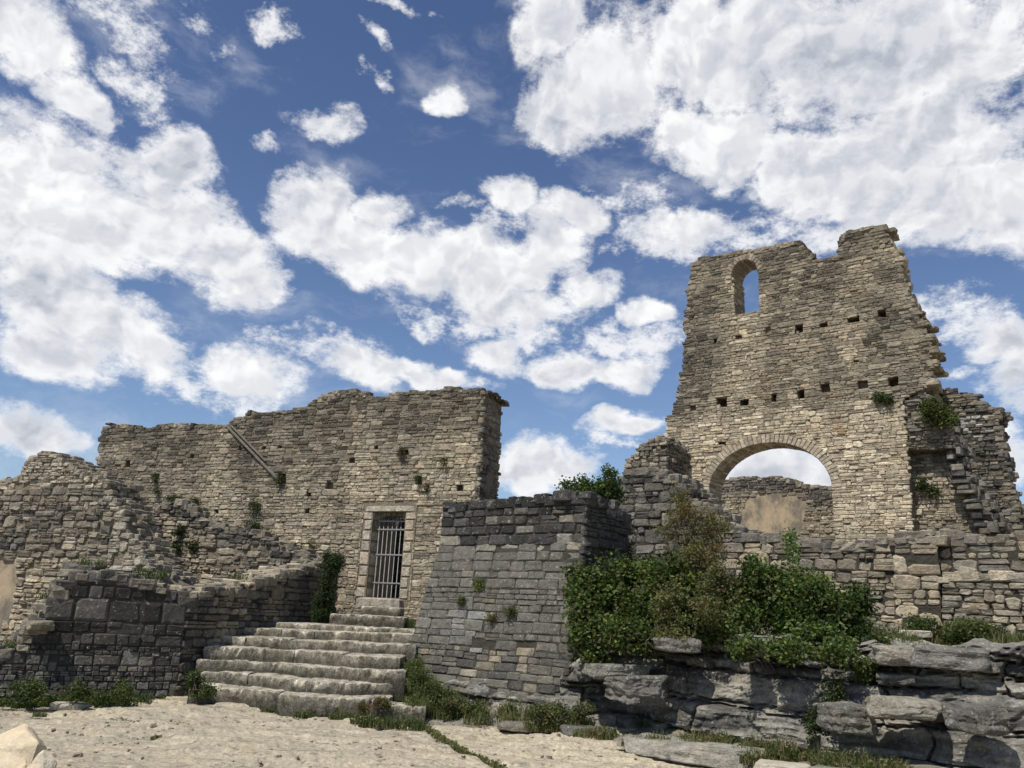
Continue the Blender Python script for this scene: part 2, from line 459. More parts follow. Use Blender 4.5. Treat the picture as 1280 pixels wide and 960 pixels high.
def edge_rubble(mb, pl, line, thick, colfn, size=.16, inset=.03, n_across=None, start=.0):
    """loose coursed stones capping a broken edge through the wall's thickness"""
    for (a0, b0), (a1, b1) in zip(line[:-1], line[1:]):
        L = math.hypot(a1 - a0, b1 - b0)
        if L < 1e-4: continue
        nx, ny = (b1 - b0) / L, -(a1 - a0) / L          # points inward for clockwise-left-to-right top lines
        k = 0.
        while k < L:
            sz = size * uni(.7, 1.5)
            f0_ = (k + sz * .4) / L
            d = start
            while d < thick:
                dd = size * uni(.8, 1.7)
                h = size * uni(.3, .8); f = f0_ + uni(-.45, .45) * sz / L
                if rnd() < .14: d += dd; continue
                x, y = a0 + (a1 - a0) * f, b0 + (b1 - b0) * f
                x += nx * (inset + uni(-.03, .04)); y += ny * (inset + uni(-.03, .04))
                ang = uni(-.12, .12)
                ux = pl.u * math.cos(ang) + pl.n * math.sin(ang)
                un = pl.n * math.cos(ang) - pl.u * math.sin(ang)
                box_stone(mb, pl.P(x, y, -d - dd * .4), ux, un, pl.v, (sz * uni(.8, 1.5), dd * 1.05, h * 1.25), colfn(x, y), .18)
                d += dd
            k += sz * .85

def ring(mb, pl, cx, cy, rx, ry, a0, a1, n, dep, w, colfn, front=.0):
    """voussoirs of an arch, running through the wall"""
    for i in range(n):
        t0, t1 = a0 + (a1 - a0) * i / n, a0 + (a1 - a0) * (i + 1) / n
        g0 = (t1 - t0) * .05
        ww = w * uni(.85, 1.2); c = colfn(cx + rx * math.cos(t0), cy + ry * math.sin(t0))
        nd = max(1, int(dep / .4)); 
        for k in range(nd):
            f0 = front + uni(-.008, .012) if k == 0 else -dep * k / nd - .008
            f1 = -dep * (k + 1) / nd + .004
            q = []
            for tt in (t0 + g0, t1 - g0):
                for (r1, r2) in ((rx, ry), (rx + ww, ry + ww)):
                    jr = uni(-.008, .008)
                    q.append((cx + (r1 + jr) * math.cos(tt), cy + (r2 + jr) * math.sin(tt)))
            A = [pl.P(*p, f0 - .012) for p in q]; 
            cxm = sum(p[0] for p in q) / 4; cym = sum(p[1] for p in q) / 4
            I = [pl.P(cxm + (p[0] - cxm) * .84, cym + (p[1] - cym) * .9, f0 + uni(0, .012)) for p in q]
            B = [pl.P(*p, f1) for p in q]
            vs = A + I + B
            o = (0, 1, 3, 2)
            fs = [tuple(4 + j for j in o), tuple(8 + j for j in o)]
            for e in range(4):
                a, b = o[e], o[(e + 1) % 4]
                fs += [(a, b, 4 + b, 4 + a), (8 + a, 8 + b, b, a)]
            mb.add(vs, fs, jc(c, .88, 1.12))

# stone colours --------------------------------------------------------------
PALES = [(.44, .375, .265), (.37, .315, .225), (.50, .43, .31), (.32, .275, .20), (.41, .35, .25), (.47, .405, .29)]
def pale():
    c = random.choice(PALES); k = uni(.75, 1.22); return tuple(x * k for x in c)
GREYS = [(.115, .108, .096), (.085, .080, .072), (.16, .148, .128), (.065, .062, .057), (.13, .125, .115)]
def greyc():
    c = random.choice(GREYS); k = uni(.75, 1.3); return tuple(x * k for x in c)
WGREY = [(.150, .132, .100), (.110, .097, .075), (.19, .168, .128), (.075, .068, .054), (.125, .112, .088)]
def blend_w(w):
    w = clamp(w + uni(-.22, .22)); return lerp3(pale(), jc(random.choice(WGREY), .75, 1.25), w)
def blend_col(w): 
    w = clamp(w + uni(-.22, .22)); return lerp3(pale(), greyc(), w)
def sm(a, b, x): 
    t = clamp((x - a) / (b - a)); return t * t * (3 - 2 * t)
def topdist(poly, s, t):
    best = 9
    for (x0, y0), (x1, y1) in zip(poly[:-1], poly[1:]):
        dx, dy = x1 - x0, y1 - y0; L2 = dx * dx + dy * dy
        if L2 < 1e-9: continue
        k = clamp(((s - x0) * dx + (t - y0) * dy) / L2)
        best = min(best, math.hypot(x0 + dx * k - s, y0 + dy * k - t))
    return best

# ------------------------------------------------------------------ big wall with the grated doorway
BU = (.92, -.39)
big = mkplane(600, 18.5, BU)
TOPB = [(116,640),(122,590),(128,533),(150,532),(185,535),(215,531),(285,532),(292,524),(305,522),(310,516),(340,515),(378,511),(400,497),(415,490),(440,488),(452,491),(460,498),(480,497),(500,490),(545,488),(560,486),(598,487)]
polyB = big.poly(TOPB + [(600,800),(116,800)])
sEnd = big.st(600, 560)[0]; polyB[len(TOPB) - 1] = (sEnd, polyB[len(TOPB) - 1][1]); polyB[len(TOPB)] = (sEnd, polyB[len(TOPB)][1])
door = big.poly([(455,746),(468,640),(507,637),(499,746)])
dl, dr = (door[0][0] + door[1][0]) / 2, (door[2][0] + door[3][0]) / 2
db, dt = door[0][1], door[1][1]
DOOR = [(dl, db), (dl, dt), (dr, dt), (dr, db)]
tB = polyB[:len(TOPB)]
def colB(s, t):
    d = topdist(tB, s, t)
    w = 1.1 * sm(2.3, .1, d) + 1.6 * nz(s * .9, t * .3, 3, 3) + .5 * nz(s * 3, t * 3, 9, 2) + .35 * sm(-8, -11, s)
    if t < 3.2: w -= .15
    c = blend_w(w * .9 + .10); k = .75 * sm(.02, .28, nz(s * 1.1, t * 1.4, 23, 3))
    return lerp3(c, (.33, .29, .22), k * (.4 + .6 * sm(1.5, .2, -1.0 + w)))
FRW = .30
frame_zone = [(dl - FRW, db - .25), (dl - FRW, dt + .22), (dr + FRW, dt + .22), (dr + FRW, db - .25)]
SOCKB = []
for px, py, w_, h_ in ((196,597,.10,.12),(556,578,.09,.10),(505,565,.14,.07),(524,600,.08,.10),(352,598,.16,.14),(386,618,.08,.08),(412,607,.12,.10),(300,560,.07,.07),(240,570,.08,.07),(270,640,.08,.07),(440,575,.10,.08),(384,640,.08,.08),(350,560,.08,.06),(470,560,.07,.06),(160,580,.10,.10),(575,610,.09,.08),(330,560,.08,.08)):
    a_, b_ = big.st(px, py); SOCKB.append(([(a_ - w_, b_ - h_ * .8), (a_ - w_ * .8, b_ + h_), (a_ + w_ * .7, b_ + h_ * .9), (a_ + w_, b_ - h_)], uni(.1, .3)))
wallB = empty('ruined_wall', big.P(4 - 12, 0), 'long tall ruined wall of pale coursed rubble with a barred doorway and a sloping timber', 'wall')
mb = MB()
core(mb, big, polyB, [DOOR], 1.1, -.008, 1, SOCKB)
masonry(mb, big, polyB, [frame_zone] + [h_ for h_, _ in SOCKB], .074, (1.3, 4.6), colB, .015, .014, .08)
edge_rubble(mb, big, tB[1:], 1.1, colB, .15)
# broken right end of the wall
e0 = big.st(598, 487); endp = Plane(big.P(sEnd, 0, 0), (.39, .92))
epoly = [(0, .5), (0, e0[1] - .05), (.8, e0[1] - .12), (1.05, e0[1] - .3), (1.12, e0[1] - 1.2), (1.06, 3.4), (1.02, .5)]
masonry(mb, endp, epoly, (), .12, (1.3, 2.8), lambda s, t: blend_col(.62 + .5 * nz(s * 2, t * .8, 4)), .03, .04, .08)
mb.build('stonework', [M_STONE, M_MORTAR], wallB)
# sockets where stones fell out and dressed door frame
mb = MB()
def dressed(mb, pl, a0, a1, b0, b1, f, d, col):
    c = pl.P((a0 + a1) / 2, (b0 + b1) / 2, (f - d) / 2)
    box_stone(mb, c, pl.u, pl.n, pl.v, (a1 - a0 - .006, f + d, b1 - b0 - .008), col, .02)
t = db - .02
while t < dt - .02:
    h = min(uni(.2, .34), dt - t)
    if dt - t - h < .1: h = dt - t
    dressed(mb, big, dl - uni(.2, .3), dl + .004, t, t + h, .016, .45, jc((.41, .36, .28), .95, 1.15))
    dressed(mb, big, dr - .004, dr + uni(.2, .3), t, t + h, .016, .45, jc((.41, .36, .28), .95, 1.15))
    t += h
dressed(mb, big, dl - .27, dr + .27, dt, dt + .15, .02, .45, (.43, .385, .30))
dressed(mb, big, dl - .12, dr + .12, db - .27, db - .01, .22, .3, (.36, .33, .27))
# inner arch head behind the lintel
for i in range(9):
    a = math.pi * (i + .5) / 9
    x = (dl + dr) / 2 + (dr - dl) / 2 * math.cos(a) * .98; y = dt - .17 + .12 * math.sin(a)
    hgt = dt - y + .02
    box_stone(mb, big.P(x, y + hgt / 2, -.30), big.u, big.n, big.v, ((dr - dl) / 8.0, .16, hgt), (.30, .265, .20), .03)
mb.build('door_frame', [M_STONE], wallB)
# masonry filling the gaps between frame and rubble
mb = MB()
masonry(mb, big, frame_zone, [[(dl - .26, db - .27), (dl - .26, dt + .2), (dr + .26, dt + .2), (dr + .26, db - .27)]], .1, (.6, 1.2), colB, .015, .01, .0)
def tube(mb, p, q, r, col=(.25, .25, .25), n=8, r2=None, mi=0):
    p, q = Vector(p), Vector(q); d = (q - p).normalized()
    a = d.orthogonal().normalized(); b = d.cross(a)
    r2 = r if r2 is None else r2
    vs = [p + (a * math.cos(2 * math.pi * i / n) + b * math.sin(2 * math.pi * i / n)) * r for i in range(n)]
    vs += [q + (a * math.cos(2 * math.pi * i / n) + b * math.sin(2 * math.pi * i / n)) * r2 for i in range(n)]
    fs = [(i, (i + 1) % n, n + (i + 1) % n, n + i) for i in range(n)] + [tuple(range(n)), tuple(range(n, 2 * n))]
    mb.add(vs, fs, col, mi, True)
mb.build('rubble_infill', [M_STONE], wallB)
gate = empty('iron_gate', big.P((dl + dr) / 2, db, -.20), 'grey barred iron gate closing the doorway above the steps', 'gate')
gx0, gx1 = dl + .03, dr - .03
NB = 7
for i in range(NB):
    x = gx0 + (gx1 - gx0) * (i + .5) / NB
    yt = dt - .06 - .12 * (1 - math.sin(math.pi * (i + .5) / NB))
    mb = MB(); tube(mb, big.P(x, db + .0, -.20), big.P(x, yt, -.20), .0095); mb.build('upright_bar', [M_IRON], gate)
for f in (.17, .5, .80, .90):
    y = db + (dt - db) * f
    mb = MB(); box_stone(mb, big.P((gx0 + gx1) / 2, y, -.184), big.u, big.n, big.v, (gx1 - gx0 + .04, .012, .032), (.3, .3, .3), 0); mb.build('cross_bar', [M_IRON], gate)
# dark wall seen through the gate
inn = big.moved(-3.1)
pin = inn.poly([(420,765),(425,600),(560,600),(560,765)])
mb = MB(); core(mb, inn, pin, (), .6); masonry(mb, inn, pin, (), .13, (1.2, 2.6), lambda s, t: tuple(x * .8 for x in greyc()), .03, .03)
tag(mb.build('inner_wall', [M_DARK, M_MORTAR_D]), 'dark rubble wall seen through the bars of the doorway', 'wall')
# sloping timber
mb = MB()
for (p, q, w, lift) in (((286,533),(353,603),.06,.03), ((291,532),(335,577),.035,.055)):
    a, b = big.st(*p), big.st(*q); A, B = big.P(*a, .03 + lift), big.P(*b, .03 + lift)
    ax = (B - A).normalized(); up = big.n.cross(ax).normalized()
    box_stone(mb, (A + B) / 2, ax, big.n, up, ((B - A).length, .08, w), (.2, .17, .12), .01)
tag(mb.build('timber_beam', [M_WOOD]), 'weathered split timber fixed diagonally on the face of the long tall wall', 'beam')

# ------------------------------------------------------------------ steps up to the doorway
stair = empty('stone_staircase', atY(390, 885, 13.2), 'wide flight of worn curving limestone steps rising to the barred doorway', 'staircase')
stair.location.z = 0
def zat(px, py, Y): return atY(px, py, Y).z
STEPS = [  # top front edge, survey mode ('z' height fixed or 'y' distance fixed), value, bottom z
 ([(236,856),(300,860),(345,865),(400,870),(450,872),(487,871)], 'z', 13.1, -.15),
 ([(235,837),(310,842),(350,847),(400,851),(440,853),(502,853)], 'z', 13.55, .05),
 ([(245,824),(345,827),(380,832),(430,835),(480,838),(507,839)], 'z', 14.0, .2),
 ([(255,808),(345,811),(400,815),(450,819),(500,821)], 'z', 14.5, .35),
 ([(270,796),(350,798),(385,800),(440,802),(520,805)], 'y', 15.05, .5),
 ([(285,786),(400,788),(455,789),(524,792)], 'y', 15.6, .7),
 ([(345,781),(450,782),(530,785)], 'y', 16.15, .85),
 ([(412,769),(460,769),(505,770)], 'y', 16.9, 1.1),
 ([(450,759),(475,758),(500,759)], 'y', 17.5, 1.3)]
def worn_block(mb, front, back, ztop, zbot, col, sd):
    """front/back: polylines of (x,y); rounded, pitted block"""
    n = len(front)
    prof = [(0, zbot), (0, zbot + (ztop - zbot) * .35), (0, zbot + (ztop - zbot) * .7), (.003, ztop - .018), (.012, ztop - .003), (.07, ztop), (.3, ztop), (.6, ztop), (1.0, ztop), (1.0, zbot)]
    vs = []; cs = []
    for i in range(n):
        f, b = Vector(front[i]), Vector(back[i]); L = (b - f).length; d = (b - f) / L
        e = .014 if i in (0, n - 1) else 0; chip = max(0, nz(f.x * 7 + sd, f.y * 7, sd, 2) - .08) * .22
        for pi_, (q, z) in enumerate(prof):
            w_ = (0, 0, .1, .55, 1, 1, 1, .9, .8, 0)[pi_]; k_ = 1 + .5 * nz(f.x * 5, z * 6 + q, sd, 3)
            cs.append(tuple(x * k_ for x in lerp3((.085, .076, .06), (.48, .44, .345), w_)))  # riser shade painted into the vertex colour with its crust, treads left pale
            dist = q if q < .35 else q * L
            o = nz(f.x * 6 + sd, z * 9, f.y * 6, 3) * .035 + nz(f.x * 16 + sd, z * 20, f.y * 16, 2) * .014
            zz = z + (nz(f.x * 3, q * 5, sd, 3) * .022 if z > zbot + .02 else 0) - (e if z > zbot + .1 else 0)
            if pi_ in (3, 4): zz -= chip; o += chip * .6
            if pi_ in (5, 6): zz -= .015 * math.sin(math.pi * i / (n - 1))
            p = f + d * (dist + o + e); vs.append((p.x, p.y, zz))
    m = len(prof); fs = []
    for i in range(n - 1):
        for k in range(m - 1): fs.append((i * m + k, i * m + k + 1, (i + 1) * m + k + 1, (i + 1) * m + k))
    fs.append(tuple(range(m))); fs.append(tuple((n - 1) * m + k for k in range(m)))
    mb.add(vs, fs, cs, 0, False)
def resample(pts, step):
    out = []; 
    for a, b in zip(pts[:-1], pts[1:]):
        L = (b - a).length; k = max(1, int(L / step))
        out += [a + (b - a) * i / k for i in range(k)]
    return out + [pts[-1]]
step_lines = []
def build_step(pts, mode, val, zb, name='step', parent=None, deep=.85, blk=(.45, 1.1)):
    m_ = pts[len(pts) // 2]
    if mode == 'z': val = atY(m_[0], m_[1], val).z
    P3 = [atZ(x, y, val) if mode == 'z' else atY(x, y, val) for x, y in pts]
    zt = val if mode == 'z' else sum(p.z for p in P3) / len(P3)
    P2 = resample([Vector((p.x, p.y)) for p in P3], .05)
    mb = MB(); i = 0
    while i < len(P2) - 2:
        k = min(len(P2) - 1, i + max(4, int(uni(*blk) / .05)))
        if len(P2) - 1 - k < 5: k = len(P2) - 1
        seg = P2[i:k + 1]; off = uni(-.02, .02); zz = zt + uni(-.012, .012)
        c = None
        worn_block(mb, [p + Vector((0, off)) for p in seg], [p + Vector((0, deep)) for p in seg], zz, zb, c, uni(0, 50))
        i = k
    return mb.build(name, [M_STEP], parent), zt, P2
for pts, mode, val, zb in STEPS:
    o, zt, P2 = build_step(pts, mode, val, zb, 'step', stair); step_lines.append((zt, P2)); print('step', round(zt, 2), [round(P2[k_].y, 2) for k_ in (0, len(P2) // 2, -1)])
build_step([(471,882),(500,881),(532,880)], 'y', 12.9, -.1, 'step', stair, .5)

# ------------------------------------------------------------------ battered buttress
MU = (.8, -.6)
c0 = atY(733, 617, 13.6)
but = Plane((c0.x, c0.y, 0), MU)
zb_ = but.st(730, 680)[1]
bat = Plane(but.P(0, zb_, .01), MU, but.v * math.cos(R(11)) - but.n * math.sin(R(11)))
butt = empty('buttress', but.P(-1.5, 0), 'dark grey battered stone buttress right of the steps with blackened top courses', 'buttress')
pu = but.poly([(554,632),(600,628),(640,624),(690,620),(733,617),(730,681),(549,690)])
pu[-1] = (pu[-1][0], zb_ - .02); pu[-2] = (0, zb_ - .02)
pl_ = bat.poly([(549,686),(728,676),(705,862),(600,890),(506,872),(513,805),(530,745)])
pl_[0] = (pl_[0][0], 0); pl_[1] = (0, 0)
mb = MB()
core(mb, but, pu, (), 1.0); core(mb, bat, pl_, (), 1.2)
def colBU(s, t): 
    c = random.choice([(.035,.034,.032),(.05,.048,.045),(.028,.028,.027),(.07,.067,.06)])
    if rnd() < .03: c = (.17, .16, .135)
    c = tuple(x * 1.25 for x in c)
    return jc(c, .8, 1.3)
masonry(mb, but, pu, (), .16, (1.3, 2.6), colBU, .026, .016, .01, kr=(.05, .2), mixp=.3)
def colBL(s, t):
    if t > -.14: return jc((.27, .25, .20), .8, 1.2) if rnd() < .45 else jc((.13, .125, .11), .8, 1.2)
    k = uni(.85, 1.2)
    c = (.135, .127, .108)
    w = sm(-1.55, -2.1, t + .3 * nz(s * 2, t * 2, 1))
    if w > .3 and rnd() < .12: return (.24 * k, .21 * k, .155 * k)
    if rnd() < .01: return (.24 * k, .21 * k, .155 * k)
    c = lerp3(c, random.choice([(.06, .058, .052), (.15, .14, .115)]), w * .8)
    e = math.hypot((s + 2.1) * .8, (t + 1.45))
    if e < .42 and rnd() < .5: c = lerp3(c, (.26, .255, .235), uni(.3, 1))
    return tuple(x * k for x in c)
masonry(mb, bat, pl_, (), .125, (1.5, 3.2), colBL, .013, .013, .02, wave=.03, kr=(.05, .25), mixp=.3)
edge_rubble(mb, but, pu[:5], 1.0, colBU, .2, .05)
# flank
fl = Plane((c0.x, c0.y, 0), (.6, .8))
pf = fl.poly([(733,617),(752,627),(770,638),(786,645),(790,830),(712,880),(706,860),(729,680)])
core(mb, fl, [(max(a, pf[0][0] + .05) if i == 0 else a + (.07 if i > 4 else 0), b) for i, (a, b) in enumerate(pf)], (), .06, -.03)
masonry(mb, fl, pf, (), .15, (1.2, 2.4), lambda s, t: jc((.085, .08, .07), .7, 1.3), .03, .025, .02)
edge_rubble(mb, fl, pf[:4], .6, lambda s, t: tuple(x * 1.2 for x in greyc()), .2, .03)
mb.build('stonework', [M_DARK, M_MORTAR_D], butt)

# ------------------------------------------------------------------ gable wall of the keep
tw = mkplane(1141, 22.0, MU)
TL = [(826,700),(826,640),(829,560),(838,522),(848,500),(852,480),(856,455),(857,432),(861,420),(855,408),(860,385),(863,350),(867,335),(875,325),(903,319),(945,312),(975,306),(998,301),(1006,313),(1013,327),(1030,325),(1047,321),(1049,305),(1056,291),(1078,286),(1101,283),(1106,297),(1115,308),(1123,322),(1126,345),(1135,366),(1140,383),(1148,388),(1146,398),(1156,403),(1152,412),(1164,419),(1157,428),(1168,436),(1160,446),(1167,455),(1159,466),(1166,480)]
polyT = tw.poly(TL + [(1160,482),(1127,500),(1134,580),(1141,670),(1143,760),(826,760)])
tT = polyT[2:len(TL)]
win = tw.poly([(919,393),(917,372),(914,345),(916,333),(924,326),(935,324),(944,331),(948,345),(949,390)])
# springing line and span of the great arch, surveyed
al, ar = tw.st(886, 612)[0], tw.st(1040, 606)[0]
aspr = (tw.st(886, 616)[1] + tw.st(1040, 610)[1]) / 2
atop = tw.st(965, 553)[1]
acx = (al + ar) / 2; arx = (ar - al) / 2; ary = atop - aspr
ARCH = [(al, polyT[-1][1] + .05)] + [(acx - arx * math.cos(math.pi * i / 28), aspr + ary * math.sin(math.pi * i / 28)) for i in range(29)] + [(ar, polyT[-1][1] + .05)]
RW = .26
ARCHZ = [(al, polyT[-1][1] - .1), (al, aspr)] + [(acx - (arx + RW) * math.cos(math.pi * i / 28), aspr + (ary + RW) * math.sin(math.pi * i / 28)) for i in range(29)] + [(ar, aspr), (ar, polyT[-1][1] - .1)]
def sock(px, py, w=11, h=13):
    a, b = tw.st(px, py); k = 22.5 / FPX
    w *= uni(.9, 1.2); h *= uni(.9, 1.15); j_ = lambda: uni(-.03, .03)
    return [(a - w * k / 2 + j_(), b - h * k / 2 + j_()), (a - w * k / 2 + j_(), b + h * k / 2 + j_()), (a + w * k / 2 + j_(), b + h * k / 2 + j_()), (a + w * k / 2 + j_(), b - h * k / 2 + j_())]
SOCK = [(sock(*q), dd) for q, dd in (((866,510,11,8), .12), ((902,503,13,13), .6), ((931,503,12,11), .5), ((967,498,8,13), .35), ((1001,493,11,12), .5), ((1031,485,13,14), .3), ((1078,481,12,12), .2), ((1117,477,12,12), .5),
        ((894,428,6,10), .4), ((924,421,10,6), .12), ((961,412,8,9), .06), ((998,411,11,10), .5), ((1030,407,11,10), .25), ((1067,400,12,9), .4), ((1102,392,10,10), .5), ((1070,451,7,3), .15), ((902,554,10,5), .2))]
def colT(s, t):
    d = topdist(tT, s, t)
    w = .72 * sm(1.9, .1, d) + 1.5 * nz(s * .8, t * .45, 13, 3) + .3 * nz(s * 3, t * 3, 19, 2)
    low = sm(8.4, 7.2, t)
    w += .30 - .72 * low
    c = blend_w(w * .9 + .06); c = lerp3(c, (.34, .295, .22), .75 * sm(.02, .28, nz(s * 1.1, t * 1.4, 27, 3)))
    if low > .3: c = lerp3(c, tuple(x * 1.22 for x in c), low)
    # rusty seep under one socket
    a, b = tw.st(1045, 500)
    if abs(s - (a + .25 * nz(t * 2, 3) + (b - t) * .04)) < .09 and b - 1.1 < t < b + .3: c = jc((.34, .25, .15), .8, 1.1)
    return c
keep = empty('castle_keep_wall', tw.P(-3.5, 3), 'tall ragged gable wall of the keep with a great round arch and a lone arched window', 'wall')
mb = MB()
core(mb, tw, polyT, [ARCH, win], .95, -.010, 1, SOCK)
masonry(mb, tw, polyT, [ARCHZ, win] + [h for h, _ in SOCK], .078, (1.3, 4.6), colT, .017, .016, .10)
edge_rubble(mb, tw, tT, .95, colT, .18, .02)
# jambs of arch and window
for (x, y0, y1) in ((al, polyT[-1][1], aspr), (win[1][0], win[0][1], win[2][1])):
    jp = Plane(tw.P(x, 0, 0), (.6, .8))
    masonry(mb, jp, [(0, y0), (0, y1), (.95, y1), (.95, y0)], (), .13, (1.2, 2.4), lambda s, t: tuple(k * .9 for k in pale()), .015, .012, 0)
mb.build('stonework', [M_STONE, M_MORTAR], keep)
mb = MB()
def colA(s, t): return jc((.39, .335, .245), .85, 1.2)
ring(mb, tw, acx, aspr, arx - .004, ary - .004, math.pi * 1.0, 0, 46, .96, .27, colA, .03)
mb.build('arch_ring', [M_STONE], keep)
mb = MB()
wl, wr = win[2][0], win[7][0]; wt = max(p[1] for p in win); wsp = (win[2][1] + win[7][1]) / 2
ring(mb, tw, (wl + wr) / 2, wsp, (wr - wl) / 2 - .003, wt - wsp, math.pi, 0, 15, .96, .16, lambda s, t: blend_col(.5), .03)
mb.build('window_arch', [M_STONE], keep)

# vault springing and broken cross wall to the right of the gable
gw = tw.moved(-.55)
pg = gw.poly([(1118,480),(1166,484),(1172,520),(1186,560),(1204,600),(1228,640),(1246,672),(1250,760),(1118,760)])
side = empty('broken_cross_wall', gw.P(1, 3), 'dark broken vault springing and cross wall clinging to the right flank of the keep', 'wall')
mb = MB(); core(mb, gw, pg, (), 1.4)
def colG(s, t):
    zz = gw.st(1160, 600)[1]
    w = .25 + .75 * sm(zz - .1, zz + .7, t) + .6 * nz(s * 1.2, t * .8, 31); w += .55 * sm(.6, 2.3, s - gw.st(1160, 640)[0])
    return blend_col(w)
masonry(mb, gw, pg, (), .095, (1.3, 3.4), colG, .03, .04)
sp = tw.moved(-.10)
ps = sp.poly([(1127,505),(1150,490),(1166,500),(1180,530),(1200,560),(1134,562)])
core(mb, sp, ps, (), .5); masonry(mb, sp, ps, (), .1, (1.5, 3.6), lambda s, t: blend_col(.75), .045, .06)
edge_rubble(mb, sp, ps[1:5], .6, lambda s, t: blend_col(.85), .2, .03)
for k in range(4):
    q = tw.moved(-.1 - .18 * k)
    ln_ = q.poly([(1176 + 6 * k,530),(1194 + 6 * k,562),(1206 + 7 * k,600),(1222 + 7 * k,630),(1236 + 7 * k,662),(1244 + 7 * k,700)])
    edge_rubble(mb, q, ln_, .45, lambda s, t: blend_col(.9), .22, .12)
mb.build('stonework', [M_STONE, M_MORTAR], side)
hw = tw.moved(-2.2)
ph = hw.poly([(1150,486),(1190,487),(1198,491),(1214,492),(1219,502),(1232,504),(1234,509),(1246,512),(1250,545),(1260,590),(1264,622),(1270,626),(1278,665),(1284,720),(1284,790),(1150,790)])
mb = MB(); core(mb, hw, ph, (), 1.0)
def colH(s, t):
    a, b = hw.st(1222, 530)
    if math.hypot((s - a) * .8, t - b) < .35 and rnd() < .55: return (.40, .39, .36)
    return blend_col(.85 + .5 * nz(s, t, 41))
masonry(mb, hw, ph, (), .09, (1.3, 3.4), colH, .03, .035)
edge_rubble(mb, hw, ph[:13], 1.0, colH, .2, .03)
tag(mb.build('far_wall', [M_DARK, M_MORTAR_D]), 'dark stepped remnant of wall standing behind the right side of the keep', 'wall')

# plastered wall seen through the arch
bk = tw.moved(-8.0)
pb = bk.poly([(860,625),(890,604),(905,601),(925,597),(960,597),(985,599),(1000,606),(1025,609),(1060,612),(1070,720),(860,720)])
mb = MB(); core(mb, bk, pb, (), .8)
plz = bk.poly([(925,668),(928,640),(935,622),(960,617),(995,620),(1008,628),(1004,650),(996,690),(925,690)])
masonry(mb, bk, pb, [plz], .10, (1.2, 3.2), lambda s, t: blend_col(.35 + .8 * sm(1.2, .1, topdist(pb[:9], s, t)) + .5 * nz(s, t, 51)), .03, .03)
edge_rubble(mb, bk, pb[:9], .8, lambda s, t: blend_col(.6), .22, .02)
bw = empty('plastered_wall', bk.P(0, 3), 'low ruined wall with a patch of ochre plaster seen through the great arch', 'wall')
mb.build('stonework', [M_STONE, M_MORTAR], bw)
mb = MB(); pz_ = resample2(plz, .1, .09); mb.add([bk.P(a, b, -.002) for a, b in pz_], tessellate_polygon([[Vector((a, b, 0)) for a, b in pz_]]), (.4, .3, .2)); mb.build('plaster_patch', [M_PLASTER], bw)

# shoulder wall left of the keep
jw = tw.moved(1.5)
pj = jw.poly([(775,700),(780,590),(786,574),(796,566),(800,556),(812,552),(826,545),(833,552),(834,600),(832,720)])
mb = MB(); core(mb, jw, pj, (), 1.4); masonry(mb, jw, pj, (), .10, (1.2, 2.4), lambda s, t: blend_col(.55 + .5 * nz(s, t, 61)), .03, .04)
edge_rubble(mb, jw, pj[1:8], 1.2, lambda s, t: blend_col(.6), .14, .03)
jf = Plane(jw.P(max(p[0] for p in pj), 0), (.6, .8)); ez = pj[7][1]
masonry(mb, jf, [(0, 2.6), (0, ez), (1.4, ez + .1), (1.4, 2.6)], (), .13, (1.2, 2.4), lambda s, t: blend_col(.8), .04, .05, .0)
tag(mb.build('shoulder_wall', [M_DARK, M_MORTAR_D]), 'stub of rough wall stepping down to the left of the keep', 'wall')

# ------------------------------------------------------------------ terrace wall under the keep
tr = mkplane(1141, 15.2, MU)
TK = [(772,830),(772,640),(776,600),(784,591),(800,588),(830,592),(846,601),(858,612),(866,628),(888,640),(900,655),(925,664),(928,672),(960,671),(1010,678),(1040,682),(1080,680),(1120,672),(1150,668),(1175,669),(1220,672),(1290,670),(1450,672)]
pk = tr.poly(TK + [(1450,860),(772,860)])
tk = pk[1:len(TK)]
def colK(s, t):
    left = sm(tr.st(930, 680)[0], tr.st(880, 680)[0], s)
    w = .5 + .6 * nz(s * .9, t * 1.2, 71, 3) + .35 * sm(.35, .0, topdist(tk, s, t))
    a = tr.st(1150, 700)[0]
    w -= .45 * math.exp(-((s - a) / .35) ** 2) * sm(3.2, 2.6, t)
    w = w * (1 - left) + .95 * left
    return tuple(x * .95 for x in blend_col(w))
terr = empty('terrace_wall', tr.P(-1, 1.4), 'long grey retaining wall of coursed blocks running below the keep', 'wall')
mb = MB(); core(mb, tr, pk, (), 1.2)
masonry(mb, tr, pk, (), lambda t: .15 if t > 2.6 else .105, (1.1, 2.7), colK, .028, .03)
edge_rubble(mb, tr, tk, 1.2, lambda s, t: blend_col(.7), .24, .03)
mb.build('stonework', [M_DARK, M_MORTAR_D], terr)
pz = tr.moved(.22)
pp = pz.poly([(1130,673),(1172,672),(1177,720),(1130,722)])
mb = MB()
pier = pz.poly([(1118,674),(1170,672),(1175,722),(1178,830),(1118,830)])
core(mb, pz, pier, (), .3); masonry(mb, pz, pier, (), .17, (1.1, 2.2), colK, .025, .02, .01)
edge_rubble(mb, pz, pier[:2], .3, lambda s, t: blend_col(.6), .2, .03)
mb.build('pier', [M_DARK, M_MORTAR_D], terr)
pz2 = tr.moved(.30)
lip = pz2.poly([(1178,722),(1290,718),(1450,716),(1450,850),(1178,850)])
mb = MB(); core(mb, pz2, lip, (), .4); masonry(mb, pz2, lip, (), lambda t: .10, (1.2, 3), lambda s, t: tuple(x * 1.1 for x in colK(s, t)), .03, .04, .02)
edge_rubble(mb, pz2, lip[:3], .35, lambda s, t: blend_col(.15), .26, .02)
mb.build('lower_course', [M_DARK, M_MORTAR_D], terr)

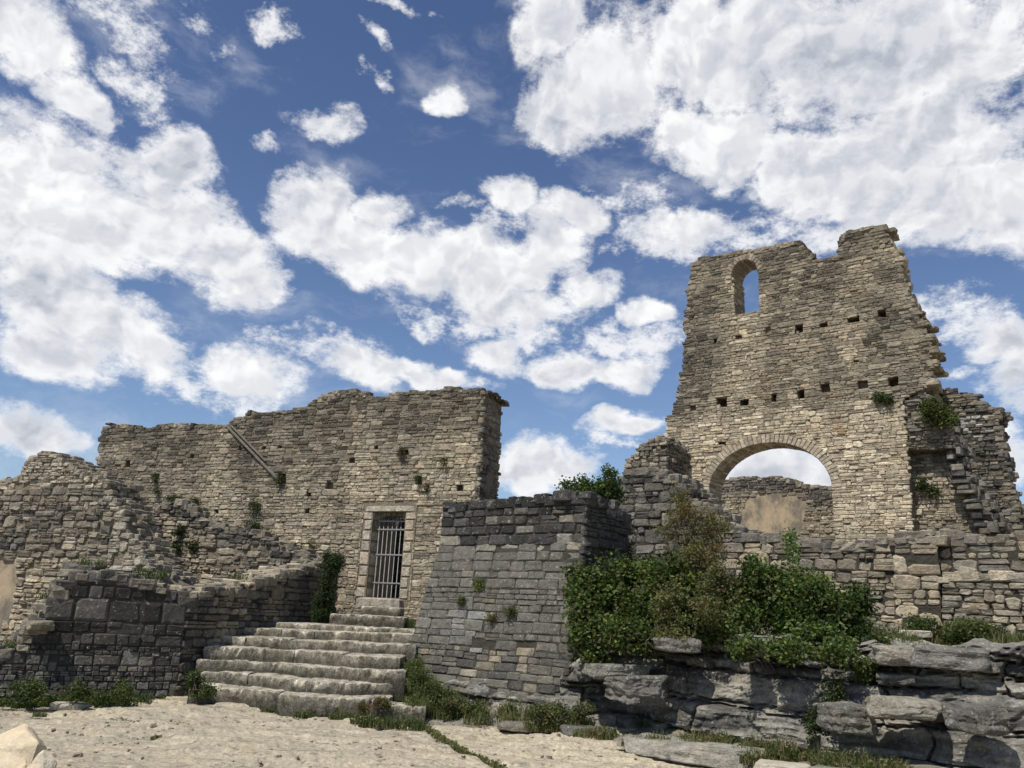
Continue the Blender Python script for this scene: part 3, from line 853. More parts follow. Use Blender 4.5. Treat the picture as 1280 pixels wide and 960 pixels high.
# ------------------------------------------------------------------ low parapet left of the steps
pA = Vector((-5.15, 14.15)); pB = Vector((-7.75, 12.85)); pC = Vector((-3.75, 18.1))
mlp = Plane((pA.x, pA.y, 0), (pA - pB)); mrp = Plane((pA.x, pA.y, 0), (pC - pA))
par = empty('parapet_wall', (pA.x, pA.y, 0), 'low blackened parapet wall of big blocks bending round the left side of the steps', 'wall')
def colM(s, t):
    if t > .75: c = random.choice([(.034, .033, .030), (.045, .043, .039), (.028, .027, .025), (.06, .057, .05)])
    else: c = random.choice([(.07, .066, .058), (.10, .094, .08), (.05, .047, .042), (.13, .12, .10)])
    if rnd() < .012: c = (.07, .067, .06)
    return jc(tuple(x * 1.2 for x in c), .8, 1.3)
mb = MB()
pm = mlp.poly([(-200,885),(-200,815),(-90,806),(-6,812),(20,818),(30,800),(45,780),(58,760),(75,735),(92,720),(130,716),(150,719),(180,728),(215,742),(240,748),(262,746)])
pm = [p for p in pm]; pm[-1] = (0, pm[-1][1]); pm.append((0, -.05)); pm[0] = (pm[0][0], -.05)
core(mb, mlp, pm, (), .7); masonry(mb, mlp, pm, (), lambda t: .23 if t > .8 else .10, (.8, 1.9), colM, .016, .014, .02, kr=(.03, .14))
edge_rubble(mb, mlp, pm[3:11], 1.7, lambda s, t: jc((.30, .27, .21), .6, 1.2), .26, .04, start=.5)
edge_rubble(mb, mlp, pm[1:16], .8, lambda s, t: lerp3(pale(), greyc(), uni(.5, 1)), .19, .03)
zr0 = mrp.st(264, 745)[1]
pr = mrp.poly([(264,745),(290,735),(310,731),(330,724),(350,718),(372,714),(400,706),(425,700)])
pr = [(0, zr0)] + pr[1:]; sE = pr[-1][0]
pr2 = pr + [(sE, .3), (0, -.05)]
core(mb, mrp, pr2, (), .6)
def colM2(s, t):
    w = .62 + .35 * math.sin(s * 4.3 + 1.3 * nz(s * 2, t, 5)) + .3 * nz(s * 2, t * .5, 81)
    return tuple(x * .8 for x in blend_col(w))
masonry(mb, mrp, pr2, (), .105, (1.0, 2.6), colM2, .03, .025, .02)
edge_rubble(mb, mrp, pr, .6, lambda s, t: lerp3(pale(), greyc(), uni(.1, .7)), .2, .03)
mb.build('stonework', [M_DARK, M_MORTAR_D], par)

# ------------------------------------------------------------------ walls behind the parapet
n1p = mkplane(60, 16.6, (.95, -.31))
T1 = [(-420,640),(-250,622),(-60,606),(0,600),(28,597),(30,578),(42,574),(50,567),(62,565),(78,574),(90,583),(108,592),(132,600),(136,618),(152,640),(160,668),(182,700),(205,735)]
p1 = n1p.poly(T1 + [(205,800),(-420,960)])
zl = n1p.st(60, 612)[1]
def col1(s, t):
    a = n1p.st(140, 650)[0]; lowz = n1p.st(60, 700)[1]
    if t > zl: return jc((.36, .32, .245), .85, 1.2)
    if s > a - .25 + (zl - t) * .3 or rnd() < .04: return jc((.34, .31, .245), .8, 1.15)
    return blend_col(.75 + .5 * nz(s, t, 91) - .75 * sm(lowz + .35, lowz - .4, t))
lw = empty('rubble_wall', n1p.P(0, 0), 'rubble wall at the left edge with a pale rebuilt peak of stones and ochre plaster', 'wall')
mb = MB(); core(mb, n1p, p1, (), .9)
pq = n1p.poly([(-60,790),(-60,700),(10,700),(22,702),(20,735),(14,770),(2,786)])
masonry(mb, n1p, p1, [pq], .092, (1.2, 3.2), col1, .032, .03)
edge_rubble(mb, n1p, p1[:18], .9, lambda s, t: jc((.31, .275, .21), .65, 1.15), .14, .03)
mb.build('stonework', [M_STONE, M_MORTAR], lw)
mb = MB(); pz_ = resample2(pq, .1, .07); mb.add([n1p.P(a, b, .014) for a, b in pz_], tessellate_polygon([[Vector((a, b, 0)) for a, b in pz_]]), (.4, .3, .2)); mb.build('plaster_patch', [M_PLASTER], lw)
n2p = mkplane(300, 18.8, (.97, -.24))
T2 = [(128,700),(134,640),(142,632),(165,650),(188,652),(196,638),(210,628),(222,626),(238,633),(250,646),(262,655),(290,660),(318,664),(334,672),(350,681),(372,688),(388,696),(398,702),(402,706)]
p2 = n2p.poly(T2 + [(402,800),(128,800)])
def col2(s, t):
    a = n2p.st(215, 650)[0]; b = n2p.st(330, 700)[0]
    w = .25 + .7 * sm(.5, 0, topdist(p2[1:19], s, t)) + .6 * nz(s * 1.4, t * .5, 101) + .35 * sm(a, b, s)
    return blend_col(w)
mb = MB(); core(mb, n2p, p2, (), .35); masonry(mb, n2p, p2, (), .095, (1.1, 3.0), col2, .032, .03)
edge_rubble(mb, n2p, p2[1:19], .35, lambda s, t: blend_col(.6), .2, .03)
tag(mb.build('low_wall', [M_STONE, M_MORTAR]), 'uneven low rubble wall descending to the right in front of the long tall wall', 'wall')

# ------------------------------------------------------------------ ground
def rock_ground_mat():
    m, g = new_mat('limestone_pavement')
    P = g.new('ShaderNodeNewGeometry').outputs['Position']
    st = g.mapping(P, rot=(0, 0, R(-12)), sc=(.5, 1.5, 1))
    big_ = g.noise(P, .45, 5, .6); a = g.noise(st, 2.2, 9, .65); b = g.noise(P, 22, 7, .7)
    cv = g.mix(g.sstep(a, .35, .65), (.50, .44, .32), (.40, .355, .265))
    sx = g.new('ShaderNodeSeparateXYZ'); g.put(sx.inputs[0], P)
    # sandier to the right where people walk
    sand = g.sstep(g.math('ADD', sx.outputs[0], g.math('MULTIPLY', g.math('SUBTRACT', big_, .5), 5)), -1.8, .8)
    cv = g.mix(g.math('MULTIPLY', sand, .75), cv, (.56, .48, .345))
    cv = g.mix(g.math('MULTIPLY', g.sstep(g.noise(P, 1.3, 6, .6), .5, .7), .5), cv, (.45, .37, .25))
    cv = g.mix(g.math('MULTIPLY', g.sstep(g.noise(st, 5, 9, .7), .54, .66), .65), cv, (.22, .20, .17))
    cv = g.mix(1., cv, g.mix(g.sstep(b, .3, .7), (.66, .66, .66), (1.2, 1.2, 1.2)), 'MULTIPLY')
    cv = g.mix(g.math('MULTIPLY', g.sstep(g.noise(st, 12, 8, .7), .56, .64), .7), cv, (.13, .12, .10))
    bs = g.new('ShaderNodeBsdfPrincipled'); g.put(bs.inputs['Base Color'], cv); bs.inputs['Roughness'].default_value = .95
    bs.inputs['Specular IOR Level'].default_value = .15
    h = g.math('ADD', g.noise(st, 6, 10, .7), g.math('MULTIPLY', b, .3))
    bp = g.new('ShaderNodeBump'); bp.inputs['Strength'].default_value = .9; bp.inputs['Distance'].default_value = .06
    g.put(bp.inputs['Height'], h); g.put(bs.inputs['Normal'], bp.outputs[0])
    o = g.new('ShaderNodeOutputMaterial'); g.put(o.inputs[0], bs.outputs[0])
    return m
M_GROUND = rock_ground_mat()
crack = [atZ(x, y, 0) for x, y in ((518,897),(540,912),(560,925),(585,940),(610,950),(640,966),(690,985))]
def crackd(x, y):
    best = 9
    for a, b in zip(crack[:-1], crack[1:]):
        dx, dy = b.x - a.x, b.y - a.y; k = clamp(((x - a.x) * dx + (y - a.y) * dy) / (dx * dx + dy * dy))
        best = min(best, math.hypot(a.x + dx * k - x, a.y + dy * k - y))
    return best
def gz(x, y):
    ca, sa = .978, -.208
    u, v = x * ca - y * sa, x * sa + y * ca
    q = nz(u * .35, v * 1.1, 2, 4) * 2.6 + nz(u * 1.4, v * 4, 5, 3) * .7
    fl_ = math.floor(q * 2.2); fr = q * 2.2 - fl_
    z = (fl_ + sm(.88, 1., fr)) / 2.2 * .085
    z += nz(x * .3, y * .3, 7, 2) * .05 + nz(x * 7, y * 12, 4, 3) * .022
    d = crackd(x, y)
    if d < .12: z -= .05 * (1 - sm(.0, .12, d))
    return z
mb = MB(); nx_, ny_ = 430, 260
X0, X1, Y0, Y1 = -9.0, 6.2, 5.5, 15.2
vs = []
for j in range(ny_ + 1):
    for i in range(nx_ + 1):
        x = X0 + (X1 - X0) * i / nx_; y = Y0 + (Y1 - Y0) * j / ny_
        e = min(i, nx_ - i, j, ny_ - j) / 8
        vs.append((x, y, gz(x, y) * clamp(e) + (0 if e >= 1 else -.03 * (1 - clamp(e)))))
fs = [(j * (nx_ + 1) + i, j * (nx_ + 1) + i + 1, (j + 1) * (nx_ + 1) + i + 1, (j + 1) * (nx_ + 1) + i) for j in range(ny_) for i in range(nx_)]
mb.add(vs, fs, (.4, .37, .3), 0, True)
tag(mb.build('rock_pavement', [M_GROUND], loc=(0, 0, 0)), kind='structure')
mb = MB()
s_ = 3000
xs_ = [-s_, X0, X1, s_]; ys_ = [-s_, Y0, Y1, s_]
gv = [(x, y, -.034) for y in ys_ for x in xs_]
mb.add(gv, [(j * 4 + i, j * 4 + i + 1, j * 4 + i + 5, j * 4 + i + 4) for j in range(3) for i in range(3) if not (i == 1 and j == 1)], (.3, .3, .25))
tag(mb.build('ground', [M_GROUND], loc=(0, 0, 0)), kind='structure')

def patch(name, quad, zf, res=.12, mat=M_SOIL):
    """gently uneven ground filling a quad (a,b,c,d counter-clockwise)"""
    a, b, c, d = [Vector(q) for q in quad]
    n = max(2, int((b - a).length / res)); m = max(2, int((d - a).length / res))
    vs = []
    for j in range(m + 1):
        for i in range(n + 1):
            u, v = i / n, j / m
            p = (a * (1 - u) + b * u) * (1 - v) + (d * (1 - u) + c * u) * v
            vs.append((p.x, p.y, zf(p.x, p.y, u, v)))
    mb = MB(); mb.add(vs, [(j * (n + 1) + i, j * (n + 1) + i + 1, (j + 1) * (n + 1) + i + 1, (j + 1) * (n + 1) + i) for j in range(m) for i in range(n)], (.2, .18, .12), 0, True)
    return tag(mb.build(name, [mat], loc=(0, 0, 0)), kind='structure')

# ------------------------------------------------------------------ rock outcrop below the terrace
base = [(498,14.9,.30),(540,14.35,.45),(600,13.85,.60),(660,13.35,.62),(700,12.95,.62),(718,12.95,.95),(735,12.9,1.2),(770,12.9,1.38),(850,12.2,1.42),(930,11.6,1.46),(1000,11.1,1.44),(1060,10.75,1.40),(1150,10.3,1.47),(1230,9.9,1.50),(1290,9.6,1.55),(1480,8.8,1.6),(1700,8.0,1.6)]
BP = [(Vector((atY(px, horizon_y(px), Y).x, Y)), zt) for px, Y, zt in base]
cum = [0]
for (a, _), (b, _) in zip(BP[:-1], BP[1:]): cum.append(cum[-1] + (b - a).length)
def cliff_at(s):
    for i in range(len(cum) - 1):
        if s <= cum[i + 1] or i == len(cum) - 2:
            k = (s - cum[i]) / (cum[i + 1] - cum[i]); p = BP[i][0].lerp(BP[i + 1][0], k)
            return p, BP[i][1] + (BP[i + 1][1] - BP[i][1]) * k
h_rng = random.Random(5)
LAY = [-.3, 0.02]; 
while LAY[-1] < 2.0: LAY.append(LAY[-1] + h_rng.choice([.07, .30, .38, .10, .24, .06, .16]))
JNT = []
for i in range(len(LAY)):
    x = -1; q = []
    th = (LAY[i + 1] - LAY[i]) if i + 1 < len(LAY) else .2
    while x < 16:
        w = h_rng.uniform(1.0, 4.5) * max(th, .2) * 1.2; q.append((x, x + w, h_rng.uniform(-.13, .17), h_rng.uniform(-.10, .10), h_rng.uniform(-.05, .05))); x += w
    JNT.append(q)
def protr(s, z):
    z2 = z + nz(s * .4, 1, 3, 2) * .20 + nz(s * 3.6, z * 3, 8, 3) * .035 + .03 * s - .1
    s2 = s + nz(z * 2.2, s * .8, 6, 2) * .32
    li = 0
    while li < len(LAY) - 2 and z2 > LAY[li + 1]: li += 1
    th = LAY[li + 1] - LAY[li]
    f = (z2 - LAY[li]) / th
    for (a, b, o, tilt, o2) in JNT[li]:
        if a <= s2 < b: break
    e = min(s2 - a, b - s2); v = min(f, 1 - f) * th
    r = o * 1.0 + tilt * ((s2 - a) / (b - a) - .5) * 2 + o2
    r -= .11 * (1 - sm(0, .022, e)) + .13 * (1 - sm(0, .022, v)) + .02 * (1 - sm(0, .07, v)) + .02 * (1 - sm(0, .07, e))
    q = nz(s * 1.3, z * 1.6, 12, 3) * 5
    r += (math.floor(q) + sm(.75, 1, q - math.floor(q))) * .035 + nz(s * 4, z * 5, 12, 3) * .05 + nz(s * 2.2, z * 17, 15, 3) * .055 + nz(s * 14, z * 22, 15, 3) * .022
    return r
mb = MB()
SL = cum[-1]; ns = int(SL / .022); nv = 84
vs = []; cols = []
for i in range(ns + 1):
    s = SL * i / ns; p, zt = cliff_at(s); p2_, _ = cliff_at(min(SL, s + .05)); p1_, _ = cliff_at(max(0, s - .05))
    tdir = (p2_ - p1_).normalized(); nd = Vector((tdir.y, -tdir.x))
    if i % 1 == 0: pass
    for j in range(nv + 1):
        t_ = j / nv
        ztt = zt + nz(s * 1.6, 4, 2, 3) * .16
        if t_ < .78:
            z = -.12 + (ztt + .12) * (t_ / .78); back = .42 * (t_ / .78) ** 1.3
            r = protr(s, z) - back
            zz = z + nz(s * 5, z * 6, 20, 2) * .02
        else:
            k = (t_ - .78) / .22
            r = protr(s, ztt - .02) * (1 - k) - .42 - k * 1.6
            zz = ztt + .03 * math.sin(k * 3) + nz(s * 3, k * 6, 22, 3) * .12 * sm(0, .2, k)
        q = p + nd * r
        vs.append((q.x, q.y, zz))
        w = .5 + .9 * nz(s * 1.1, zz * 2.4, 30, 3) + .5 * nz(s * 1.5, zz * 14, 33, 2)
        if t_ > .76: w -= .35
        if zz < .25: w -= .3
        w = w * 1.5 - .15; cols.append(tuple(lerp3((.33, .31, .26), (.062, .060, .056), clamp(w))))
fs = [((i) * (nv + 1) + j, (i + 1) * (nv + 1) + j, (i + 1) * (nv + 1) + j + 1, i * (nv + 1) + j + 1) for i in range(ns) for j in range(nv)]
mb.add(vs, fs, cols, 0, False)
tag(mb.build('rock_outcrop', [M_ROCK], loc=(0, 0, 0)), kind='structure')

# ledges and fills
kq = lambda a, off=0.: (tr.P(a, 0, off).x, tr.P(a, 0, off).y)
sr = tr.st(1450, 700)[0]; sl_ = tr.st(772, 700)[0]
cl_l = cliff_at(cum[5])[0]; cl_r = BP[-1][0]
patch('terrace_ledge', [(cl_l.x + .1, cl_l.y + .7), (cl_r.x + .6, cl_r.y + .5), kq(sr + 1, -.3), kq(sl_, -.3)], lambda x, y, u, v: 1.28 + .25 * u * v + .18 * v + nz(x * 1.3, y * 1.3, 3, 4) * .12 - .1 * (1 - v))
patch('upper_terrace', [kq(sl_, -.9), kq(sr, -.9), kq(sr, -9), kq(sl_, -9)], lambda x, y, u, v: 2.75 + nz(x, y, 3, 3) * .1, .5)
patch('steps_landing', [(-4.4, 16.9), (-1.6, 16.6), (-1.2, 18.9), (-4.3, 20)], lambda x, y, u, v: 1.22 + nz(x * 2, y * 2, 3, 3) * .05)
patch('platform', [(-14, 9.6), (-5.3, 14.6), (-4.0, 18.6), (-20, 21.5)], lambda x, y, u, v: .45 + (.85 + .35 * sm(14.5, 17.5, y)) * sm(-8.2, -6.4, x) + nz(x * 1.5, y * 1.5, 3, 4) * .12, .12)
patch('stair_core', [(-4.9, 14.2), (-1.2, 14.2), (-1.2, 17.4), (-4.1, 17.4)], lambda x, y, u, v: .0 + .85 * v + nz(x * 2, y * 2, 3, 3) * .03)

mb = MB()
for _ in range(1500):
    px_, py_ = uni(0, 1180), 870 + 90 * rnd() ** 1.3
    p_ = atZ(px_, py_, 0)
    if p_.y > 13.5 or nz(p_.x * .8, p_.y * .8, 33, 2) < -.02: continue
    r_ = uni(.006, .022) * (1.8 if rnd() < .05 else 1); an = uni(0, 3)
    box_stone(mb, (p_.x, p_.y, gz(p_.x, p_.y) + r_ * .3), Vector((math.cos(an), math.sin(an), 0)), Vector((-math.sin(an), math.cos(an), 0)), Z, (r_ * uni(1.5, 3), r_ * 2, r_ * 1.2), jc((.40, .36, .28), .6, 1.2), .25)
tag(mb.build('gravel', [M_STONE], loc=(0, 0, 0)), 'loose limestone chips scattered over the rock pavement', 'gravel', None, 'stuff')

# stony verge between the path and the outcrop
VB = [(470,903),(530,906),(600,908),(640,912),(700,921),(760,931),(800,938),(900,950),(1000,964),(1080,985),(1180,1015),(1300,1060)]
vp = resample([Vector((p.x, p.y)) for p in (atZ(x, y, 0) for x, y in VB)], .06)
vs = []
for i, p in enumerate(vp):
    for j in range(22):
        d = j / 21 * 1.5 + nz(p.x * 2, p.y * 2, 3, 4) * .22 * (1 if j else 1)
        x, y = p.x + d * .62, p.y + d * .78
        zz = -.02 + .10 * sm(0, .25, j / 21) + .10 * sm(.3, 1, j / 21) + nz(x * 3, y * 3, 9, 4) * .07 * min(1, j / 4)
        vs.append((x, y, zz))
mb = MB(); mb.add(vs, [(i * 22 + j, (i + 1) * 22 + j, (i + 1) * 22 + j + 1, i * 22 + j + 1) for i in range(len(vp) - 1) for j in range(21)], (.22, .20, .155), 0, True)
tag(mb.build('stony_verge', [M_ROCK], loc=(0, 0, 0)), kind='structure')

BKL = [atZ(x, y, 0) for x, y in ((470,900),(545,905))]
patch('step_side_bank', [(BKL[0].x - .1, BKL[0].y + .15), (BKL[1].x, BKL[1].y), (-.6, 17.2), (-2.2, 17.2)], lambda x, y, u, v: -.02 + 1.25 * sm(.02, 1, v) + nz(x * 3, y * 3, 3, 4) * .14 * min(1, v * 6), .06, M_ROCK)
# ------------------------------------------------------------------ loose rocks
def boulder(mb, C, dims, rot, col, sd=0):
    """angular block: jittered hull of a box, chamfered, subdivided and roughened"""
    import bmesh
    r = random.Random(sd); bm = bmesh.new()
    for sx in (-1, 1):
        for sy in (-1, 1):
            for sz in (-1, 1):
                bm.verts.new((sx * r.uniform(.62, 1.05) * dims[0] / 2, sy * r.uniform(.6, 1.05) * dims[1] / 2, sz * r.uniform(.6, 1.05) * dims[2] / 2))
    for _ in range(5):
        d = Vector((r.gauss(0, 1), r.gauss(0, 1), r.gauss(0, 1))).normalized()
        bm.verts.new((d.x * dims[0] * .55, d.y * dims[1] * .55, d.z * dims[2] * .52))
    bmesh.ops.convex_hull(bm, input=bm.verts[:])
    for v in [v for v in bm.verts if not v.link_faces]: bm.verts.remove(v)
    bmesh.ops.bevel(bm, geom=bm.edges[:], offset=min(dims) * .07, segments=1, affect='EDGES', clamp_overlap=True)
    bmesh.ops.triangulate(bm, faces=bm.faces[:])
    for _ in range(4): bmesh.ops.subdivide_edges(bm, edges=[e for e in bm.edges if e.calc_length() > .03], cuts=1, use_grid_fill=True)
    Mr = Matrix.Rotation(rot, 3, 'Z'); C = Vector(C); k = min(dims)
    for v in bm.verts:
        c = v.co
        lay = nz(c.x * 1.5 + sd, c.y * 1.5, c.z * 16, 3)
        n_ = Vector((nz(c.x * 6 + sd, c.y * 6, c.z * 9, 4), nz(c.x * 6, c.y * 6 + sd, c.z * 9, 4), nz(c.x * 6, c.y * 6, c.z * 9 + sd, 4) * .6))
        o = Vector((c.x, c.y, 0)); o = o.normalized() if o.length > 1e-6 else o
        v.co = c + n_ * k * .16 + o * lay * k * .14
        v.co = Mr @ v.co + C
    bm.verts.index_update()
    mb.add([v.co for v in bm.verts], [tuple(v.index for v in f.verts) for f in bm.faces], [tuple(c * (1 + .3 * nz(v.co.x * 4, v.co.y * 4, v.co.z * 4, 3)) for c in col) for v in bm.verts])
    bm.free()
def rock(name, C, dims, rot, col, mat, label, sd, group=None, cat='rock'):
    mb = MB(); boulder(mb, C, dims, rot, col, sd); return tag(mb.build(name, [mat]), label, cat, group)
# foreground stones at the lower left
def FP(px, Y, z): p = atY(px, horizon_y(px), Y); return Vector((p.x, p.y, z))
def slab_rock(name, pts, label, col=(.56, .47, .33), sd=1):
    """angular freshly broken stone from hand-set corner points, subdivided and roughened"""
    import bmesh
    bm = bmesh.new()
    for p in pts: bm.verts.new(p)
    r = bmesh.ops.convex_hull(bm, input=bm.verts[:])
    for v in [v for v in bm.verts if not v.link_faces]: bm.verts.remove(v)
    bmesh.ops.bevel(bm, geom=bm.edges[:], offset=.012, segments=1, affect='EDGES', clamp_overlap=True)
    bmesh.ops.triangulate(bm, faces=bm.faces[:])
    for _ in range(3): bmesh.ops.subdivide_edges(bm, edges=[e for e in bm.edges if e.calc_length() > .025], cuts=1, use_grid_fill=True)
    for v in bm.verts: v.co += v.co.normalized() * 0 + Vector((nz(v.co.x * 9 + sd, v.co.y * 9, v.co.z * 9, 4), nz(v.co.x * 9, v.co.y * 9 + sd, v.co.z * 9, 4), nz(v.co.x * 9, v.co.y * 9, v.co.z * 9 + sd, 4))) * .022
    mb = MB(); bm.verts.index_update()
    mb.add([v.co for v in bm.verts], [tuple(v.index for v in f.verts) for f in bm.faces], [tuple(c * (1 + .2 * nz(v.co.x * 5, v.co.y * 5, v.co.z * 5 + sd, 3)) for c in col) for v in bm.verts])
    bm.free()
    return tag(mb.build(name, [M_PALE]), label, 'stone', 'freshly broken pale stones at the lower left')
a = FP; V = atY
slab_rock('broken_stone', [a(-40,7.4,0),a(75,7.3,0),a(85,8.0,0),a(-30,8.3,0),V(31,904,7.6),V(38,908,7.75),V(-12,936,7.4),V(-30,930,8.0),V(48,930,7.4),V(60,935,7.9)], 'largest broken pale stone, its peak leaning up at the lower left corner', sd=1)
slab_rock('broken_stone', [a(-40,6.4,-.1),a(36,6.5,-.1),a(40,6.95,0),a(-30,7.1,0),V(2,937,6.75),V(12,936,6.95),V(30,944,6.75),V(-30,945,6.8),V(36,956,6.6)], 'blunt broken pale stone cut off by the lower left corner', sd=4)
slab_rock('broken_stone', [a(24,6.45,-.1),a(100,6.4,-.1),a(92,6.95,-.1),a(38,6.95,-.1),V(54,936,6.6),V(57,937,6.7),V(40,952,6.6),V(72,951,6.65)], 'small triangular broken pale stone in front of the larger two', (.60, .53, .40), sd=8)
LR = (.26, .24, .195); DR = (.12, .115, .10)
q = lambda px, py, Y: atY(px, py, Y)
rocks = [
 ((88,880,12.9,.02),(.55,.4,.10),.1,(.40,.37,.30),'flat pale stone lying by the grass at the foot of the parapet',11,'stone'),
 ((88,717,13.7,None),(.4,.4,.13),.3,LR,'pale flat stone on the left end of the parapet',12,'stone'),
 ((105,709,14.0,None),(.6,.5,.16),.0,DR,'dark flat stone topping the left end of the parapet',13,'stone'),
 ((76,735,13.4,None),(.34,.35,.15),.6,(.2,.18,.14),'brownish stone wedged below the top of the parapet end',14,'stone'),
 ((52,782,13.2,None),(.38,.4,.17),.6,(.24,.21,.15),'rough stone halfway down the broken parapet end',15,'stone'),
 ((792,862,12.1,None),(.8,.65,.42),.5,(.15,.143,.125),'big fallen grey block leaning at the foot of the outcrop',16,'boulder'),
 ((768,838,12.5,None),(.95,.6,.2),.2,(.2,.19,.16),'pale cracked slab jutting above the fallen block',17,'boulder'),
 ((1055,898,10.5,None),(.62,.5,.36),.2,(.15,.145,.125),'rounded grey boulder in the grassy gap of the outcrop',18,'boulder'),
 ((1130,885,10.15,None),(.9,.6,.26),-.3,(.27,.25,.2),'wide pale-topped boulder in the lower right of the outcrop',19,'boulder'),
 ((1225,898,9.6,None),(.55,.5,.3),.4,(.13,.125,.11),'dark round boulder at the lower right of the outcrop',20,'boulder'),
 ((735,905,12.3,.06),(.85,.45,.22),-.2,(.13,.125,.11),'low dark stone between the path and the outcrop',21,'stone'),
 ((645,898,12.8,.05),(.5,.35,.14),0,(.19,.17,.135),'small brown stone in the grass before the buttress',22,'stone'),
 ((563,866,13.7,.2),(.45,.35,.2),0,(.17,.16,.13),'rounded stone in weeds right of the bottom step',23,'stone'),
 ((870,908,11.2,.05),(1.7,.8,.22),-.55,(.30,.28,.23),'long pale bedrock slab lying before the outcrop',24,'slab'),
 ((975,940,10.2,.04),(.7,.4,.16),-.5,(.42,.38,.30),'pale flat stone at the edge of the path',25,'stone'),
 ((910,922,10.9,.04),(.6,.35,.14),-.5,(.28,.26,.21),'small flat stone beside the long pale slab',26,'stone'),
 ((1085,945,9.6,.03),(1.6,.7,.26),-.6,(.24,.22,.18),'broad stained slab at the bottom right before the outcrop',27,'slab'),
 ((1012,838,10.9,None),(.0,.0,.0),0,DR,None,28,''),
 ((1143,792,12.2,None),(.42,.3,.11),0,(.5,.46,.37),'white flat stone lying on the terrace ledge',29,'stone'),
 ((1115,788,12.6,None),(.5,.35,.12),0,(.28,.26,.2),'greyish flat stone beside the white one on the ledge',30,'stone'),
 ((845,806,11.9,None),(.6,.5,.24),.3,(.19,.18,.155),'lichened boulder on the rim below the left of the bushes',31,'boulder'),
 ((955,806,11.45,None),(.7,.5,.24),-.4,(.21,.2,.17),'lichened boulder on the rim below the middle of the bushes',32,'boulder'),
 ((1185,822,10.4,None),(.9,.7,.26),-.5,(.17,.163,.145),'large grey boulder capping the right of the outcrop',33,'boulder'),
 ((1120,818,10.7,None),(.6,.5,.26),-.2,(.29,.265,.21),'orange-stained pale boulder capping the outcrop',34,'boulder'),
]
for (px, py, Y, z), dims, rot, col, lab, sd, cat in rocks:
    if not lab: continue
    p = q(px, py, Y)
    if z is not None: p.z = z
    rock(cat if cat != 'stone' else 'loose_stone', p, dims, rot, col, M_ROCK if col[0] < .35 else M_PALE, lab, sd, None, cat)

# ------------------------------------------------------------------ plants
def leafv(mb, p, size, cols, up=.5, long=1.5):
    d = Vector((random.gauss(0, 1), random.gauss(0, 1), random.gauss(0, .7) - .1)).normalized()
    n = (Vector((random.gauss(0, 1), random.gauss(0, 1), random.gauss(0, 1) + up * 2))).normalized()
    s = d.cross(n)
    if s.length < .05: return
    s.normalize(); n = s.cross(d)
    L = size * uni(.7, 1.3); w = L / long * .55
    p = Vector(p)
    vs = [p, p + d * L * .45 + s * w + n * L * .1, p + d * L - n * L * .08, p + d * L * .45 - s * w + n * L * .1]
    mb.add(vs, [(0, 1, 2), (0, 2, 3)], cols)
GREENS = [(.064, .10, .024), (.048, .076, .018), (.10, .138, .035), (.029, .048, .013), (.13, .155, .046)]
OLIVE = [(.11, .115, .04), (.085, .10, .035), (.14, .115, .05), (.07, .085, .03), (.16, .12, .06)]
RED = [(.16, .075, .04), (.13, .09, .04), (.10, .10, .035), (.09, .095, .035)]
DARKG = [(.022, .042, .012), (.03, .055, .015), (.04, .07, .02), (.018, .03, .01)]
